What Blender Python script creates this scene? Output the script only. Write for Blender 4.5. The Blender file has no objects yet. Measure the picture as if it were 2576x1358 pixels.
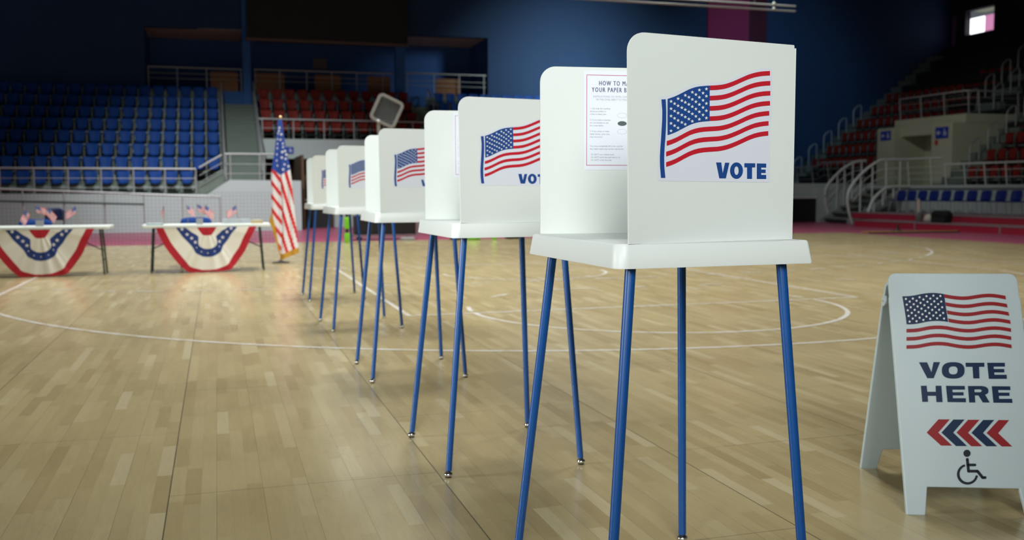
import bpy, bmesh, math, random
from mathutils import Vector, Matrix
random.seed(7)
S = bpy.context.scene
COL = S.collection
PI = math.pi
rad = math.radians

# ------------------------------------------------------------------ materials
def lin(c):
    return tuple(((v / 255) / 12.92 if v / 255 <= .04045 else ((v / 255 + .055) / 1.055) ** 2.4) for v in c)

def new_mat(name):
    m = bpy.data.materials.new(name)
    m.use_nodes = True
    nt = m.node_tree
    return m, nt, nt.nodes['Principled BSDF']

def mat(name, rgb, rough=.5, metal=0., noise=.06, scale=14., coat=0., spec=.5):
    """Painted / moulded surface: base colour with a little procedural variation."""
    m, nt, b = new_mat(name)
    c = lin(rgb)
    tc = nt.nodes.new('ShaderNodeTexCoord')
    n = nt.nodes.new('ShaderNodeTexNoise')
    n.inputs['Scale'].default_value = scale
    n.inputs['Detail'].default_value = 4
    r = nt.nodes.new('ShaderNodeMapRange')
    r.inputs['To Min'].default_value = 1 - noise
    r.inputs['To Max'].default_value = 1 + noise
    mx = nt.nodes.new('ShaderNodeMix')
    mx.data_type = 'RGBA'
    mx.blend_type = 'MULTIPLY'
    mx.inputs['Factor'].default_value = 1
    mx.inputs['A'].default_value = (*c, 1)
    nt.links.new(tc.outputs['Object'], n.inputs['Vector'])
    nt.links.new(n.outputs['Fac'], r.inputs['Value'])
    nt.links.new(r.outputs['Result'], mx.inputs['B'])
    nt.links.new(mx.outputs['Result'], b.inputs['Base Color'])
    b.inputs['Roughness'].default_value = rough
    b.inputs['Metallic'].default_value = metal
    b.inputs['Coat Weight'].default_value = coat
    b.inputs['Specular IOR Level'].default_value = spec
    return m

def glow(name, rgb, strength):
    m, nt, b = new_mat(name)
    b.inputs['Base Color'].default_value = (*lin(rgb), 1)
    b.inputs['Emission Color'].default_value = (*lin(rgb), 1)
    b.inputs['Emission Strength'].default_value = strength
    return m

def clear(name, rgb, alpha):
    m, nt, b = new_mat(name)
    b.inputs['Base Color'].default_value = (*lin(rgb), 1)
    b.inputs['Alpha'].default_value = alpha
    b.inputs['Roughness'].default_value = .2
    return m

M = dict(
    white=mat('white_plastic', (204, 210, 205), .42, noise=.012, scale=5),
    sheet=mat('sticker_vinyl', (200, 205, 212), .35, noise=.01),
    paper=mat('paper', (208, 213, 220), .6, noise=.01),
    art_red=mat('print_red', (176, 22, 38), .4, noise=.04, scale=60),
    art_blue=mat('print_blue', (22, 62, 124), .4, noise=.04, scale=60),
    art_star=mat('print_star', (206, 210, 206), .4, noise=.01),
    navy=mat('print_navy', (5, 30, 60), .32, noise=.05, scale=40, spec=.2),
    sign_red=mat('print_dark_red', (124, 22, 26), .32, noise=.05, scale=40, spec=.2),
    black_ink=mat('print_black', (18, 24, 32), .32, noise=.03, spec=.2),
    ink=mat('ink_purple', (66, 62, 100), .6, noise=.02),
    grey_ink=mat('ink_grey', (146, 150, 152), .6, noise=.02),
    oval_ink=mat('ink_oval', (66, 80, 78), .5, noise=.03),
    border=mat('ink_border', (178, 84, 112), .6, noise=.02),
    leg=mat('blue_leg_paint', (0, 66, 128), .36, noise=.1, scale=30),
    chrome=mat('chrome', (205, 208, 208), .16, 1., noise=.02),
    rubber=mat('black_rubber', (24, 26, 26), .7),
    sign=mat('sign_plastic', (162, 175, 175), .34, noise=.02, scale=6, spec=.35),
    seat_blue=mat('seat_blue', (4, 60, 134), .6, noise=.08, scale=8, spec=.2),
    seat_red=mat('seat_red', (122, 35, 26), .6, noise=.08, scale=8, spec=.2),
    chair_blue=mat('chair_blue', (8, 36, 112), .45, noise=.05),
    chair_navy=mat('chair_navy', (8, 24, 66), .5, noise=.05),
    bracket=mat('seat_bracket', (132, 144, 138), .5, .2),
    rail=mat('rail_paint', (168, 172, 172), .4, .3, noise=.05),
    rail_white=mat('rail_white', (200, 206, 202), .4, noise=.03),
    concrete=mat('concrete', (106, 118, 110), .85, noise=.12, scale=3),
    dark_concrete=mat('dark_concrete', (30, 33, 33), .85, noise=.15, scale=3),
    wall_white=mat('wall_white_paint', (172, 184, 183), .7, noise=.03, scale=2),
    wall_cream=mat('wall_cream_paint', (190, 196, 170), .7, noise=.05, scale=2),
    wall_blue=mat('wall_blue_paint', (24, 58, 96), .8, noise=.16, scale=.5),
    wall_navy=mat('wall_navy_paint', (14, 34, 76), .75, noise=.15, scale=.6),
    column=mat('column_blue_paint', (36, 96, 164), .65, noise=.06),
    recess=mat('recess_navy', (44, 86, 150), .8, noise=.12),
    soffit=mat('soffit_brown', (190, 172, 158), .8, noise=.12, scale=2),
    board=mat('brown_board', (132, 84, 44), .6, noise=.15, scale=5),
    beige=mat('beige_panel', (120, 104, 100), .7),
    screen=mat('screen_black', (15, 18, 17), .6, noise=.03),
    frame_brown=mat('screen_frame', (96, 82, 72), .5),
    black=mat('matt_black', (18, 19, 20), .6),
    black_cloth=mat('black_cloth', (22, 24, 26), .9),
    lime=mat('lime_padding', (126, 214, 40), .55, noise=.05),
    table=mat('table_plastic', (214, 222, 216), .45, noise=.015),
    table_leg=mat('table_leg', (52, 66, 62), .45, .4),
    cloth_red=mat('cloth_red', (172, 20, 38), .8, noise=.1, scale=30),
    cloth_white=mat('cloth_white', (224, 222, 210), .85, noise=.04, scale=30),
    cloth_blue=mat('cloth_blue', (24, 54, 120), .8, noise=.1, scale=30),
    flag_red=mat('flag_red', (206, 36, 36), .7, noise=.06, scale=20),
    flag_white=mat('flag_white', (226, 224, 226), .75, noise=.03, scale=20),
    flag_blue=mat('flag_blue', (36, 74, 158), .7, noise=.1, scale=20),
    fringe=mat('gold_fringe', (188, 142, 40), .7, noise=.2, scale=90),
    pole=mat('brass_pole', (170, 138, 80), .3, .7),
    gold=mat('gold_finial', (214, 190, 140), .25, .8),
    net=mat('net_cord', (92, 100, 100), .8),
    step_red=mat('red_carpet', (158, 24, 52), .85, noise=.08),
    step_edge=mat('step_edge', (140, 118, 122), .6),
    pink=mat('pink_floor', (160, 76, 102), .38, noise=.06, scale=2),
    banner=mat('magenta_panel', (150, 44, 92), .75, noise=.08, scale=2),
    banner_dark=mat('maroon_panel', (76, 18, 44), .75, noise=.08, scale=2),
    sign_blue=mat('sign_blue', (28, 62, 168), .45),
    sign_mark=mat('sign_mark', (206, 214, 232), .5),
    red_mark=mat('sign_red_mark', (190, 60, 50), .5),
    dark_door=mat('doorway_brown', (84, 64, 44), .8),
    dark_wall=mat('dark_wall', (30, 30, 38), .85),
    bin_grey=mat('grey_plastic', (150, 152, 152), .5),
    ivory=mat('ivory_plastic', (206, 190, 170), .5),
    bag=mat('pale_bag', (186, 184, 170), .8),
    tan=mat('tan_card', (176, 160, 120), .8),
    teal=mat('teal_folder', (60, 120, 116), .6),
    acrylic=clear('clear_acrylic', (190, 200, 204), .55),
    glass=clear('clear_board', (120, 128, 134), .3),
    yellow=mat('yellow_pole', (190, 160, 90), .5),
    lamp=glow('window_daylight', (248, 250, 255), 2.2),
    pink_glow=glow('pink_blind', (226, 150, 196), .8),
    violet_glow=glow('violet_slit', (190, 110, 190), .45),
)

def wood_floor():
    m, nt, b = new_mat('parquet')
    N, L = nt.nodes.new, nt.links.new
    tc = N('ShaderNodeTexCoord')
    sep = N('ShaderNodeSeparateXYZ')
    L(tc.outputs['Object'], sep.inputs[0])
    def mth(op, a, bb=None):
        n = N('ShaderNodeMath')
        n.operation = op
        for i, v in enumerate((a, bb)):
            if v is None: continue
            if isinstance(v, (int, float)): n.inputs[i].default_value = v
            else: L(v, n.inputs[i])
        return n.outputs[0]
    X, Y = sep.outputs['X'], sep.outputs['Y']
    xs = mth('ADD', X, .22)
    w = 1.128 / 18
    row = mth('FLOOR', mth('DIVIDE', xs, w))
    wn = N('ShaderNodeTexWhiteNoise'); wn.noise_dimensions = '1D'
    L(row, wn.inputs['W'])
    yc = mth('ADD', mth('DIVIDE', Y, .52), mth('MULTIPLY', wn.outputs['Value'], 9.))
    cell = mth('FLOOR', yc)
    cv = N('ShaderNodeCombineXYZ'); L(row, cv.inputs[0]); L(cell, cv.inputs[1])
    w2 = N('ShaderNodeTexWhiteNoise'); w2.noise_dimensions = '2D'
    L(cv.outputs[0], w2.inputs['Vector'])
    ramp = N('ShaderNodeValToRGB')
    cr = ramp.color_ramp
    cr.elements[0].position = 0.; cr.elements[0].color = (*lin((161, 144, 102)), 1)
    cr.elements[1].position = 1.; cr.elements[1].color = (*lin((187, 175, 137)), 1)
    e = cr.elements.new(.15); e.color = (*lin((168, 152, 109)), 1)
    e = cr.elements.new(.88); e.color = (*lin((177, 162, 119)), 1)
    L(w2.outputs['Value'], ramp.inputs[0])
    # grain running along the strips
    mp = N('ShaderNodeMapping'); mp.inputs['Scale'].default_value = (60, 5, 1)
    L(tc.outputs['Object'], mp.inputs[0])
    gn = N('ShaderNodeTexNoise'); gn.inputs['Scale'].default_value = 1.; gn.inputs['Detail'].default_value = 6; gn.inputs['Distortion'].default_value = 1.2
    L(mp.outputs[0], gn.inputs['Vector'])
    gr = N('ShaderNodeMapRange'); gr.inputs['To Min'].default_value = .86; gr.inputs['To Max'].default_value = 1.12
    L(gn.outputs['Fac'], gr.inputs['Value'])
    # broad wear
    wr = N('ShaderNodeTexNoise'); wr.inputs['Scale'].default_value = .9; wr.inputs['Detail'].default_value = 5
    L(tc.outputs['Object'], wr.inputs['Vector'])
    wrr = N('ShaderNodeMapRange'); wrr.inputs['To Min'].default_value = .92; wrr.inputs['To Max'].default_value = 1.08
    L(wr.outputs['Fac'], wrr.inputs['Value'])
    # gaps: strips, boards, panels, staggered panel ends
    def gap(coord, period, half):
        f = mth('FRACT', mth('DIVIDE', coord, period))
        d = mth('MULTIPLY', mth('MINIMUM', f, mth('SUBTRACT', 1., f)), period)
        return mth('LESS_THAN', d, half)
    strip = gap(xs, w, .0006)
    fr = mth('FRACT', yc)
    end = mth('LESS_THAN', fr, .0025)
    boards = gap(xs, 1.128 / 6, .0011)
    panel = gap(xs, 1.128, .0026)
    pid = mth('FLOOR', mth('DIVIDE', xs, 1.128))
    odd = mth('FRACT', mth('MULTIPLY', pid, .5))
    ys = mth('ADD', mth('SUBTRACT', Y, 4.12), mth('MULTIPLY', odd, 2.2))
    cross = gap(ys, 2.2, .0022)
    g1 = mth('MULTIPLY', mth('MAXIMUM', strip, end), .22)
    g2 = mth('MULTIPLY', boards, .42)
    g3 = mth('MULTIPLY', panel, .8)
    g4 = mth('MULTIPLY', cross, .6)
    g = mth('MAXIMUM', mth('MAXIMUM', g1, g2), mth('MAXIMUM', g3, g4))
    # scuffs
    sc = N('ShaderNodeTexNoise'); sc.inputs['Scale'].default_value = 95; sc.inputs['Detail'].default_value = 2
    mp2 = N('ShaderNodeMapping'); mp2.inputs['Scale'].default_value = (1.6, .7, 1); mp2.inputs['Rotation'].default_value = (0, 0, .5)
    L(tc.outputs['Object'], mp2.inputs[0]); L(mp2.outputs[0], sc.inputs['Vector'])
    scm = mth('MULTIPLY', mth('GREATER_THAN', sc.outputs['Fac'], .745), .3)
    g = mth('MAXIMUM', g, scm)
    m1 = N('ShaderNodeMix'); m1.data_type = 'RGBA'; m1.blend_type = 'MULTIPLY'; m1.inputs['Factor'].default_value = 1
    L(ramp.outputs[0], m1.inputs['A']); L(gr.outputs[0], m1.inputs['B'])
    m2 = N('ShaderNodeMix'); m2.data_type = 'RGBA'; m2.blend_type = 'MULTIPLY'; m2.inputs['Factor'].default_value = 1
    L(m1.outputs['Result'], m2.inputs['A']); L(wrr.outputs[0], m2.inputs['B'])
    m3 = N('ShaderNodeMix'); m3.data_type = 'RGBA'
    L(g, m3.inputs['Factor']); L(m2.outputs['Result'], m3.inputs['A'])
    m3.inputs['B'].default_value = (*lin((62, 62, 50)), 1)
    L(m3.outputs['Result'], b.inputs['Base Color'])
    rr = N('ShaderNodeMapRange'); rr.inputs['To Min'].default_value = .2; rr.inputs['To Max'].default_value = .36
    L(wr.outputs['Fac'], rr.inputs['Value']); L(rr.outputs[0], b.inputs['Roughness'])
    b.inputs['Coat Weight'].default_value = .35
    b.inputs['Coat Roughness'].default_value = .16
    return m

def paint_line():
    m, nt, b = new_mat('court_paint')
    n = nt.nodes.new('ShaderNodeTexNoise'); n.inputs['Scale'].default_value = 9; n.inputs['Detail'].default_value = 6
    tc = nt.nodes.new('ShaderNodeTexCoord')
    r = nt.nodes.new('ShaderNodeValToRGB')
    r.color_ramp.elements[0].position = .3; r.color_ramp.elements[0].color = (*lin((196, 184, 152)), 1)
    r.color_ramp.elements[1].position = .55; r.color_ramp.elements[1].color = (*lin((214, 212, 204)), 1)
    nt.links.new(tc.outputs['Object'], n.inputs['Vector'])
    nt.links.new(n.outputs['Fac'], r.inputs[0])
    nt.links.new(r.outputs[0], b.inputs['Base Color'])
    b.inputs['Roughness'].default_value = .3
    b.inputs['Coat Weight'].default_value = .3
    b.inputs['Coat Roughness'].default_value = .16
    return m
M['floor'] = wood_floor()
M['line'] = paint_line()

# ------------------------------------------------------------------ mesh helpers
class MB:
    """Collects shapes into one mesh."""
    def __init__(self):
        self.v, self.f, self.m, self.s = [], [], [], []
    def add(self, vs, fs, mi=0, smooth=False):
        o = len(self.v)
        self.v += [tuple(p) for p in vs]
        for f in fs:
            self.f.append([o + i for i in f]); self.m.append(mi); self.s.append(smooth)
    def box(self, a, b, mi=0):
        (x0, y0, z0), (x1, y1, z1) = a, b
        vs = [(x0, y0, z0), (x1, y0, z0), (x1, y1, z0), (x0, y1, z0), (x0, y0, z1), (x1, y0, z1), (x1, y1, z1), (x0, y1, z1)]
        self.add(vs, [(0, 3, 2, 1), (4, 5, 6, 7), (0, 1, 5, 4), (1, 2, 6, 5), (2, 3, 7, 6), (3, 0, 4, 7)], mi)
        return self
    def prism(self, poly, d, mi=0):
        """poly: 3D outline points; d: extrusion vector."""
        n = len(poly); d = Vector(d)
        a = [Vector(p) for p in poly]
        self.add(a + [p + d for p in a], [tuple(range(n))[::-1], tuple(range(n, 2 * n))] + [(i, (i + 1) % n, n + (i + 1) % n, n + i) for i in range(n)], mi)
        return self
    def tube(self, path, r, n=10, mi=0, caps=True):
        P = [Vector(p) for p in path]
        k = len(P)
        rs = r if isinstance(r, (list, tuple)) else [r] * k
        T = [((P[min(i + 1, k - 1)] - P[max(i - 1, 0)]).normalized()) for i in range(k)]
        up = Vector((0, 0, 1)) if abs(T[0].z) < .9 else Vector((1, 0, 0))
        vs = []
        for i in range(k):
            side = T[i].cross(up)
            if side.length < 1e-4: side = T[i].cross(Vector((0, 1, 0)))
            side.normalize(); u2 = side.cross(T[i]).normalized()
            for j in range(n):
                a = 2 * PI * j / n
                vs.append(P[i] + (side * math.cos(a) + u2 * math.sin(a)) * rs[i])
        fs = [(i * n + j, i * n + (j + 1) % n, (i + 1) * n + (j + 1) % n, (i + 1) * n + j) for i in range(k - 1) for j in range(n)]
        self.add(vs, fs, mi, True)
        if caps:
            self.add(vs[:n], [tuple(range(n))[::-1]], mi); self.add(vs[-n:], [tuple(range(n))], mi)
        return self
    def lathe(self, prof, c=(0, 0, 0), n=20, mi=0):
        vs = [(c[0] + r * math.cos(2 * PI * j / n), c[1] + r * math.sin(2 * PI * j / n), c[2] + z) for r, z in prof for j in range(n)]
        fs = [(i * n + j, i * n + (j + 1) % n, (i + 1) * n + (j + 1) % n, (i + 1) * n + j) for i in range(len(prof) - 1) for j in range(n)]
        self.add(vs, fs, mi, True)
        return self
    def build(self, name, mats, parent=None, recalc=True):
        me = bpy.data.meshes.new(name)
        me.from_pydata(self.v, [], self.f)
        if not isinstance(mats, (list, tuple)): mats = [mats]
        for m in mats: me.materials.append(m)
        me.polygons.foreach_set('material_index', self.m)
        me.polygons.foreach_set('use_smooth', self.s)
        me.update()
        if recalc:
            bm = bmesh.new(); bm.from_mesh(me)
            bmesh.ops.recalc_face_normals(bm, faces=bm.faces)
            bm.to_mesh(me); bm.free()
        o = bpy.data.objects.new(name, me)
        COL.objects.link(o)
        if parent: o.parent = parent
        return o

def bevel(o, w, seg=2):
    md = o.modifiers.new('soft_edges', 'BEVEL'); md.width = w; md.segments = seg; md.limit_method = 'ANGLE'; md.angle_limit = rad(40)
    return o

def empty(name, loc=(0, 0, 0), rz=0.):
    o = bpy.data.objects.new(name, None)
    o.empty_display_size = .1
    COL.objects.link(o); o.location = loc; o.rotation_euler = (0, 0, rz)
    return o

def tag(o, label, cat, group=None, kind=None):
    o['label'] = label; o['category'] = cat
    if group: o['group'] = group
    if kind: o['kind'] = kind
    return o

def struct(o):
    o['kind'] = 'structure'
    return o

KIDS = {}
def copy_tree(o, parent=None):
    c = o.copy(); COL.objects.link(c)
    if parent: c.parent = parent
    for ch in o.children: copy_tree(ch, c)
    return c

ORD = ['bottom', 'first', 'second', 'third', 'fourth', 'fifth', 'sixth', 'seventh', 'eighth', 'ninth', 'tenth', 'eleventh', 'twelfth',
       'thirteenth', 'fourteenth', 'fifteenth', 'sixteenth', 'seventeenth', 'eighteenth', 'nineteenth', 'twentieth']

def lerp(a, b, t): return a + (b - a) * t
def sample(poly, t):
    """Point at fraction t along a polyline by index."""
    k = t * (len(poly) - 1); i = min(int(k), len(poly) - 2); f = k - i
    return tuple(lerp(poly[i][j], poly[i + 1][j], f) for j in range(len(poly[0])))
def smooth_sample(P, t):
    """Catmull-Rom point at fraction t (by index) along a polyline."""
    k = t * (len(P) - 1); i = min(int(k), len(P) - 2); f = k - i
    a, b, c, d = P[max(i - 1, 0)], P[i], P[i + 1], P[min(i + 2, len(P) - 1)]
    return tuple(.5 * (2 * b[j] + (c[j] - a[j]) * f + (2 * a[j] - 5 * b[j] + 4 * c[j] - d[j]) * f * f + (3 * b[j] - a[j] - 3 * c[j] + d[j]) * f ** 3) for j in range(len(b)))
def interp(pts, x):
    """Catmull-Rom y(x) through sorted points."""
    if x <= pts[0][0]:
        (x0, y0), (x1, y1) = pts[0], pts[1]
        return y0 + (y1 - y0) * (x - x0) / (x1 - x0)
    if x >= pts[-1][0]:
        (x0, y0), (x1, y1) = pts[-2], pts[-1]
        return y1 + (y1 - y0) * (x - x1) / (x1 - x0)
    for i in range(len(pts) - 1):
        if pts[i][0] <= x <= pts[i + 1][0]:
            (x0, y0), (x1, y1) = pts[i], pts[i + 1]
            a = pts[max(i - 1, 0)]; b = pts[min(i + 2, len(pts) - 1)]
            m0 = (y1 - a[1]) / (x1 - a[0]); m1 = (b[1] - y0) / (b[0] - x0)
            h = x1 - x0; t = (x - x0) / h
            return (2 * t ** 3 - 3 * t * t + 1) * y0 + (t ** 3 - 2 * t * t + t) * h * m0 + (-2 * t ** 3 + 3 * t * t) * y1 + (t ** 3 - t * t) * h * m1
def homog(h):
    """Drawing units of a printed design -> metres on its flat sheet."""
    def f(x, y):
        k = h[6] * x + h[7] * y + 1
        return ((h[0] * x + h[1] * y + h[2]) / k, (h[3] * x + h[4] * y + h[5]) / k)
    return f
def star(cx, cy, r, rot=-PI / 2):
    return [(cx + (r if i % 2 == 0 else r * .42) * math.cos(rot + i * PI / 5), cy + (r if i % 2 == 0 else r * .42) * math.sin(rot + i * PI / 5)) for i in range(10)]
def ellipse(cx, cy, rx, ry, n=28, p=1.):
    out = []
    for i in range(n):
        a = 2 * PI * i / n; c, s = math.cos(a), math.sin(a)
        out.append((cx + rx * math.copysign(abs(c) ** p, c), cy + ry * math.copysign(abs(s) ** p, s)))
    return out

class Art:
    """Flat print: layers of polygons placed on a sheet frame (origin, e1, e2, normal)."""
    def __init__(self, O, e1, e2, n, f):
        self.O, self.e1, self.e2, self.n, self.f = Vector(O), Vector(e1), Vector(e2), Vector(n), f
        self.b = MB()
    def P(self, x, y, lift):
        s, t = self.f(x, y)
        return self.O + self.e1 * s + self.e2 * t + self.n * lift
    def poly(self, pts, mi, lift):
        self.b.add([self.P(x, y, lift) for x, y in pts], [tuple(range(len(pts)))], mi)
    def band(self, top, bot, mi, lift):
        n = len(top)
        self.b.add([self.P(x, y, lift) for x, y in top] + [self.P(x, y, lift) for x, y in bot],
                   [(i, i + 1, n + i + 1, n + i) for i in range(n - 1)], mi)
    def ring(self, a, b, mi, lift):
        n = len(a)
        self.b.add([self.P(x, y, lift) for x, y in a] + [self.P(x, y, lift) for x, y in b],
                   [(i, (i + 1) % n, n + (i + 1) % n, n + i) for i in range(n)], mi)
    def stroke(self, pts, w, mi, lift):
        for (x0, y0), (x1, y1) in zip(pts, pts[1:]):
            d = math.hypot(x1 - x0, y1 - y0); nx, ny = -(y1 - y0) / d * w, (x1 - x0) / d * w
            self.poly([(x0 + nx, y0 + ny), (x1 + nx, y1 + ny), (x1 - nx, y1 - ny), (x0 - nx, y0 - ny)], mi, lift)
        for x, y in pts: self.poly(ellipse(x, y, w, w, 14), mi, lift)

def text_mesh(txt, size, bold=0., align='LEFT', xs=1., sp=1.):
    cu = bpy.data.curves.new('lettering', 'FONT')
    cu.body = txt; cu.size = size; cu.align_x = align; cu.offset = bold; cu.resolution_u = 2; cu.space_character = sp
    o = bpy.data.objects.new('lettering', cu); COL.objects.link(o)
    dg = bpy.context.evaluated_depsgraph_get()
    me = o.evaluated_get(dg).to_mesh()
    vs = [(v.co.x * xs, v.co.y) for v in me.vertices]; fs = [tuple(p.vertices) for p in me.polygons]
    o.evaluated_get(dg).to_mesh_clear()
    bpy.data.objects.remove(o); bpy.data.curves.remove(cu)
    return vs, fs

# ------------------------------------------------------------------ camera
H = 1.25
PITCH, ROLL, YAW = 0.0820914701, 0.00332847239, 0.297012863
fw = Vector((math.sin(YAW) * math.cos(PITCH), math.cos(YAW) * math.cos(PITCH), -math.sin(PITCH)))
rt = Vector((math.cos(YAW), -math.sin(YAW), 0)); up = rt.cross(fw)
r2 = math.cos(ROLL) * rt - math.sin(ROLL) * up
u2 = math.sin(ROLL) * rt + math.cos(ROLL) * up
cam = bpy.data.cameras.new('camera'); cam_o = bpy.data.objects.new('camera', cam); COL.objects.link(cam_o)
cam_o.matrix_world = Matrix(((r2.x, u2.x, -fw.x, 0), (r2.y, u2.y, -fw.y, 0), (r2.z, u2.z, -fw.z, H), (0, 0, 0, 1)))
cam.sensor_width = 36.; cam.lens = 2420.127 / 2576 * 36
cam.dof.use_dof = True; cam.dof.focus_distance = 2.75; cam.dof.aperture_fstop = 3.6
cam.clip_end = 300
S.camera = cam_o

# ------------------------------------------------------------------ floor
b = MB(); b.add([(-14, -6, 0), (17.55, -6, 0), (17.55, 24.2, 0), (-14, 24.2, 0)], [(0, 1, 2, 3)])
struct(b.build('floor', M['floor']))
b = MB()
b.add([(-14, 24.2, 0), (17.55, 24.2, 0), (17.55, -6, 0), (36, -6, 0), (36, 40, 0), (-14, 40, 0)], [(0, 1, 4, 5), (1, 2, 3, 4)])
struct(b.build('floor_border', M['pink']))

LZ = .0025
b = MB()
def strip(pts, w=.05):
    global LZ
    LZ += .00006
    P = [Vector((x, y)) for x, y in pts]; vs = []
    for i, p in enumerate(P):
        d = (P[min(i + 1, len(P) - 1)] - P[max(i - 1, 0)]).normalized(); n = Vector((-d.y, d.x)) * w / 2
        vs += [(p.x + n.x, p.y + n.y, LZ), (p.x - n.x, p.y - n.y, LZ)]
    b.add(vs, [(2 * i, 2 * i + 2, 2 * i + 3, 2 * i + 1) for i in range(len(P) - 1)])
def arc(cx, cy, r, a0, a1, w=.05, n=60):
    strip([(cx + r * math.cos(rad(lerp(a0, a1, i / n))), cy + r * math.sin(rad(lerp(a0, a1, i / n)))) for i in range(n + 1)], w)
# three-point line, key, free-throw circle, no-charge arc
arc(4.5, 14.13, 7.38, 197, 343)
strip([(-2.57, 11.95), (-2.57, 15.75)]); strip([(11.57, 11.95), (11.57, 15.75)])
strip([(1.82, 9.46), (1.82, 15.75)]); strip([(7.1, 9.46), (7.1, 15.75)]); strip([(1.80, 9.48), (7.12, 9.48)])
arc(4.5, 9.48, 2.0, 180, 360)
arc(4.5, 14.1, 1.27, 180, 360, .05, 30)
strip([(-3.2, 15.75), (12.85, 15.75)])
strip([(12.85, -3), (12.85, 23)])
for i in range(9):
    a = 180 + 20 * i + 4
    if i % 2 == 0: arc(4.5, 9.48, 2.0, 180 - 20 * i - 4, 180 - 20 * i - 15, .05, 6)
# dashed free-throw line of the handball court and its solid end
da = [(-3.6, 14.55), (-2.55, 13.9), (-1.91, 13.46), (-1.1, 12.95), (-.53, 12.78), (.04, 12.7), (.68, 12.66), (2.6, 12.6), (4.6, 12.62), (6.6, 12.72), (8.55, 12.93), (9.54, 13.25), (10.58, 13.67), (11.63, 14.18), (12.67, 14.91), (13.84, 16.12)]
seg = []
for i in range(len(da) - 1):
    for k in range(12): seg.append((lerp(da[i][0], da[i + 1][0], k / 12), lerp(da[i][1], da[i + 1][1], k / 12)))
acc = 0; cur = []
for p, q in zip(seg, seg[1:]):
    acc += math.dist(p, q)
    if (acc % .62) < .34: cur += [p] if not cur else []; cur.append(q)
    elif cur:
        strip(cur, .05); cur = []
strip([(12.67, 14.91), (13.3, 15.5), (13.84, 16.12), (14.38, 16.93), (14.7, 17.8), (14.8, 18.74)], .05)
for x in (3.9, 5.0, 6.1, 8.2, 9.6): strip([(x, 11.4), (x + .3, 11.4)], .06)
struct(b.build('floor_markings', M['line']))

# ------------------------------------------------------------------ voting booths
ZB, ZT = 1.0458, 1.110
BA, BB_, INU, INV = .3019, .3423, .0076, .0110
U1, V1, U2, V2 = -.262, .3313, .2903, .2547
HF = homog([0.000290102, -1.53442e-06, 0.0741573, -8.06076e-06, -0.000244083, 0.468635, -5.1785e-05, -8.10605e-06])

def round_rect(a, bb, r, n=6):
    """Outline of a rectangle; r: one corner radius or four (back far, front far, front near, back near)."""
    rs = r if isinstance(r, (list, tuple)) else [r] * 4
    out = []
    for sx, sy, a0, r in ((1, 1, 0, rs[0]), (-1, 1, 90, rs[1]), (-1, -1, 180, rs[2]), (1, -1, 270, rs[3])):
        for i in range(n + 1):
            t = rad(a0 + 90 * i / n); out.append((sx * (a - r) + r * math.cos(t), sy * (bb - r) + r * math.sin(t)))
    return out

def booth_tray(root):
    b = MB(); n = None; loops = []
    for a, bb, r, z in ((BA - .008, BB_ - .008, .022, ZB + .002), (BA - .001, BB_ - .001, .028, ZB), (BA, BB_, .03, ZB + .003), (BA - INU, BB_ - INV, .027, ZT - .006),
                        (BA - INU - .002, BB_ - INV - .002, .026, ZT - .0015), (BA - INU - .006, BB_ - INV - .006, .024, ZT)):
        loops.append([(x, y, z) for x, y in round_rect(a, bb, (r * .4, r * .7, r * 1.25, r * .4))])
    n = len(loops[0])
    under = [(x, y, ZT - .014) for x, y in round_rect(BA - INU - .012, BB_ - INV - .012, (.008, .014, .025, .008))]
    vs = under + [p for l in loops for p in l]
    b.add(vs, [(i * n + j, i * n + (j + 1) % n, (i + 1) * n + (j + 1) % n, (i + 1) * n + j) for i in range(len(loops)) for j in range(n)], 0, False)
    b.add(loops[-1], [tuple(range(n))]); b.add(under, [tuple(range(n))[::-1]])
    o = b.build('tray', M['white'], root)
    for p in o.data.polygons: p.use_smooth = True
    o.data.set_sharp_from_angle(angle=rad(32))
    return o

def panel_outline(L, hf, shift, r=.05):
    """Side panel: square at the hinge, rounded at the free upper corner. (s, t) pairs."""
    pts = [(0, 0), (L, 0), (L + shift, hf - .002), (L + shift - .002, hf)]
    for i in range(9):
        a = rad(90 + 90 * i / 8); pts.append((shift + r + r * math.cos(a), hf - r + r * math.sin(a)))
    return pts

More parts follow.
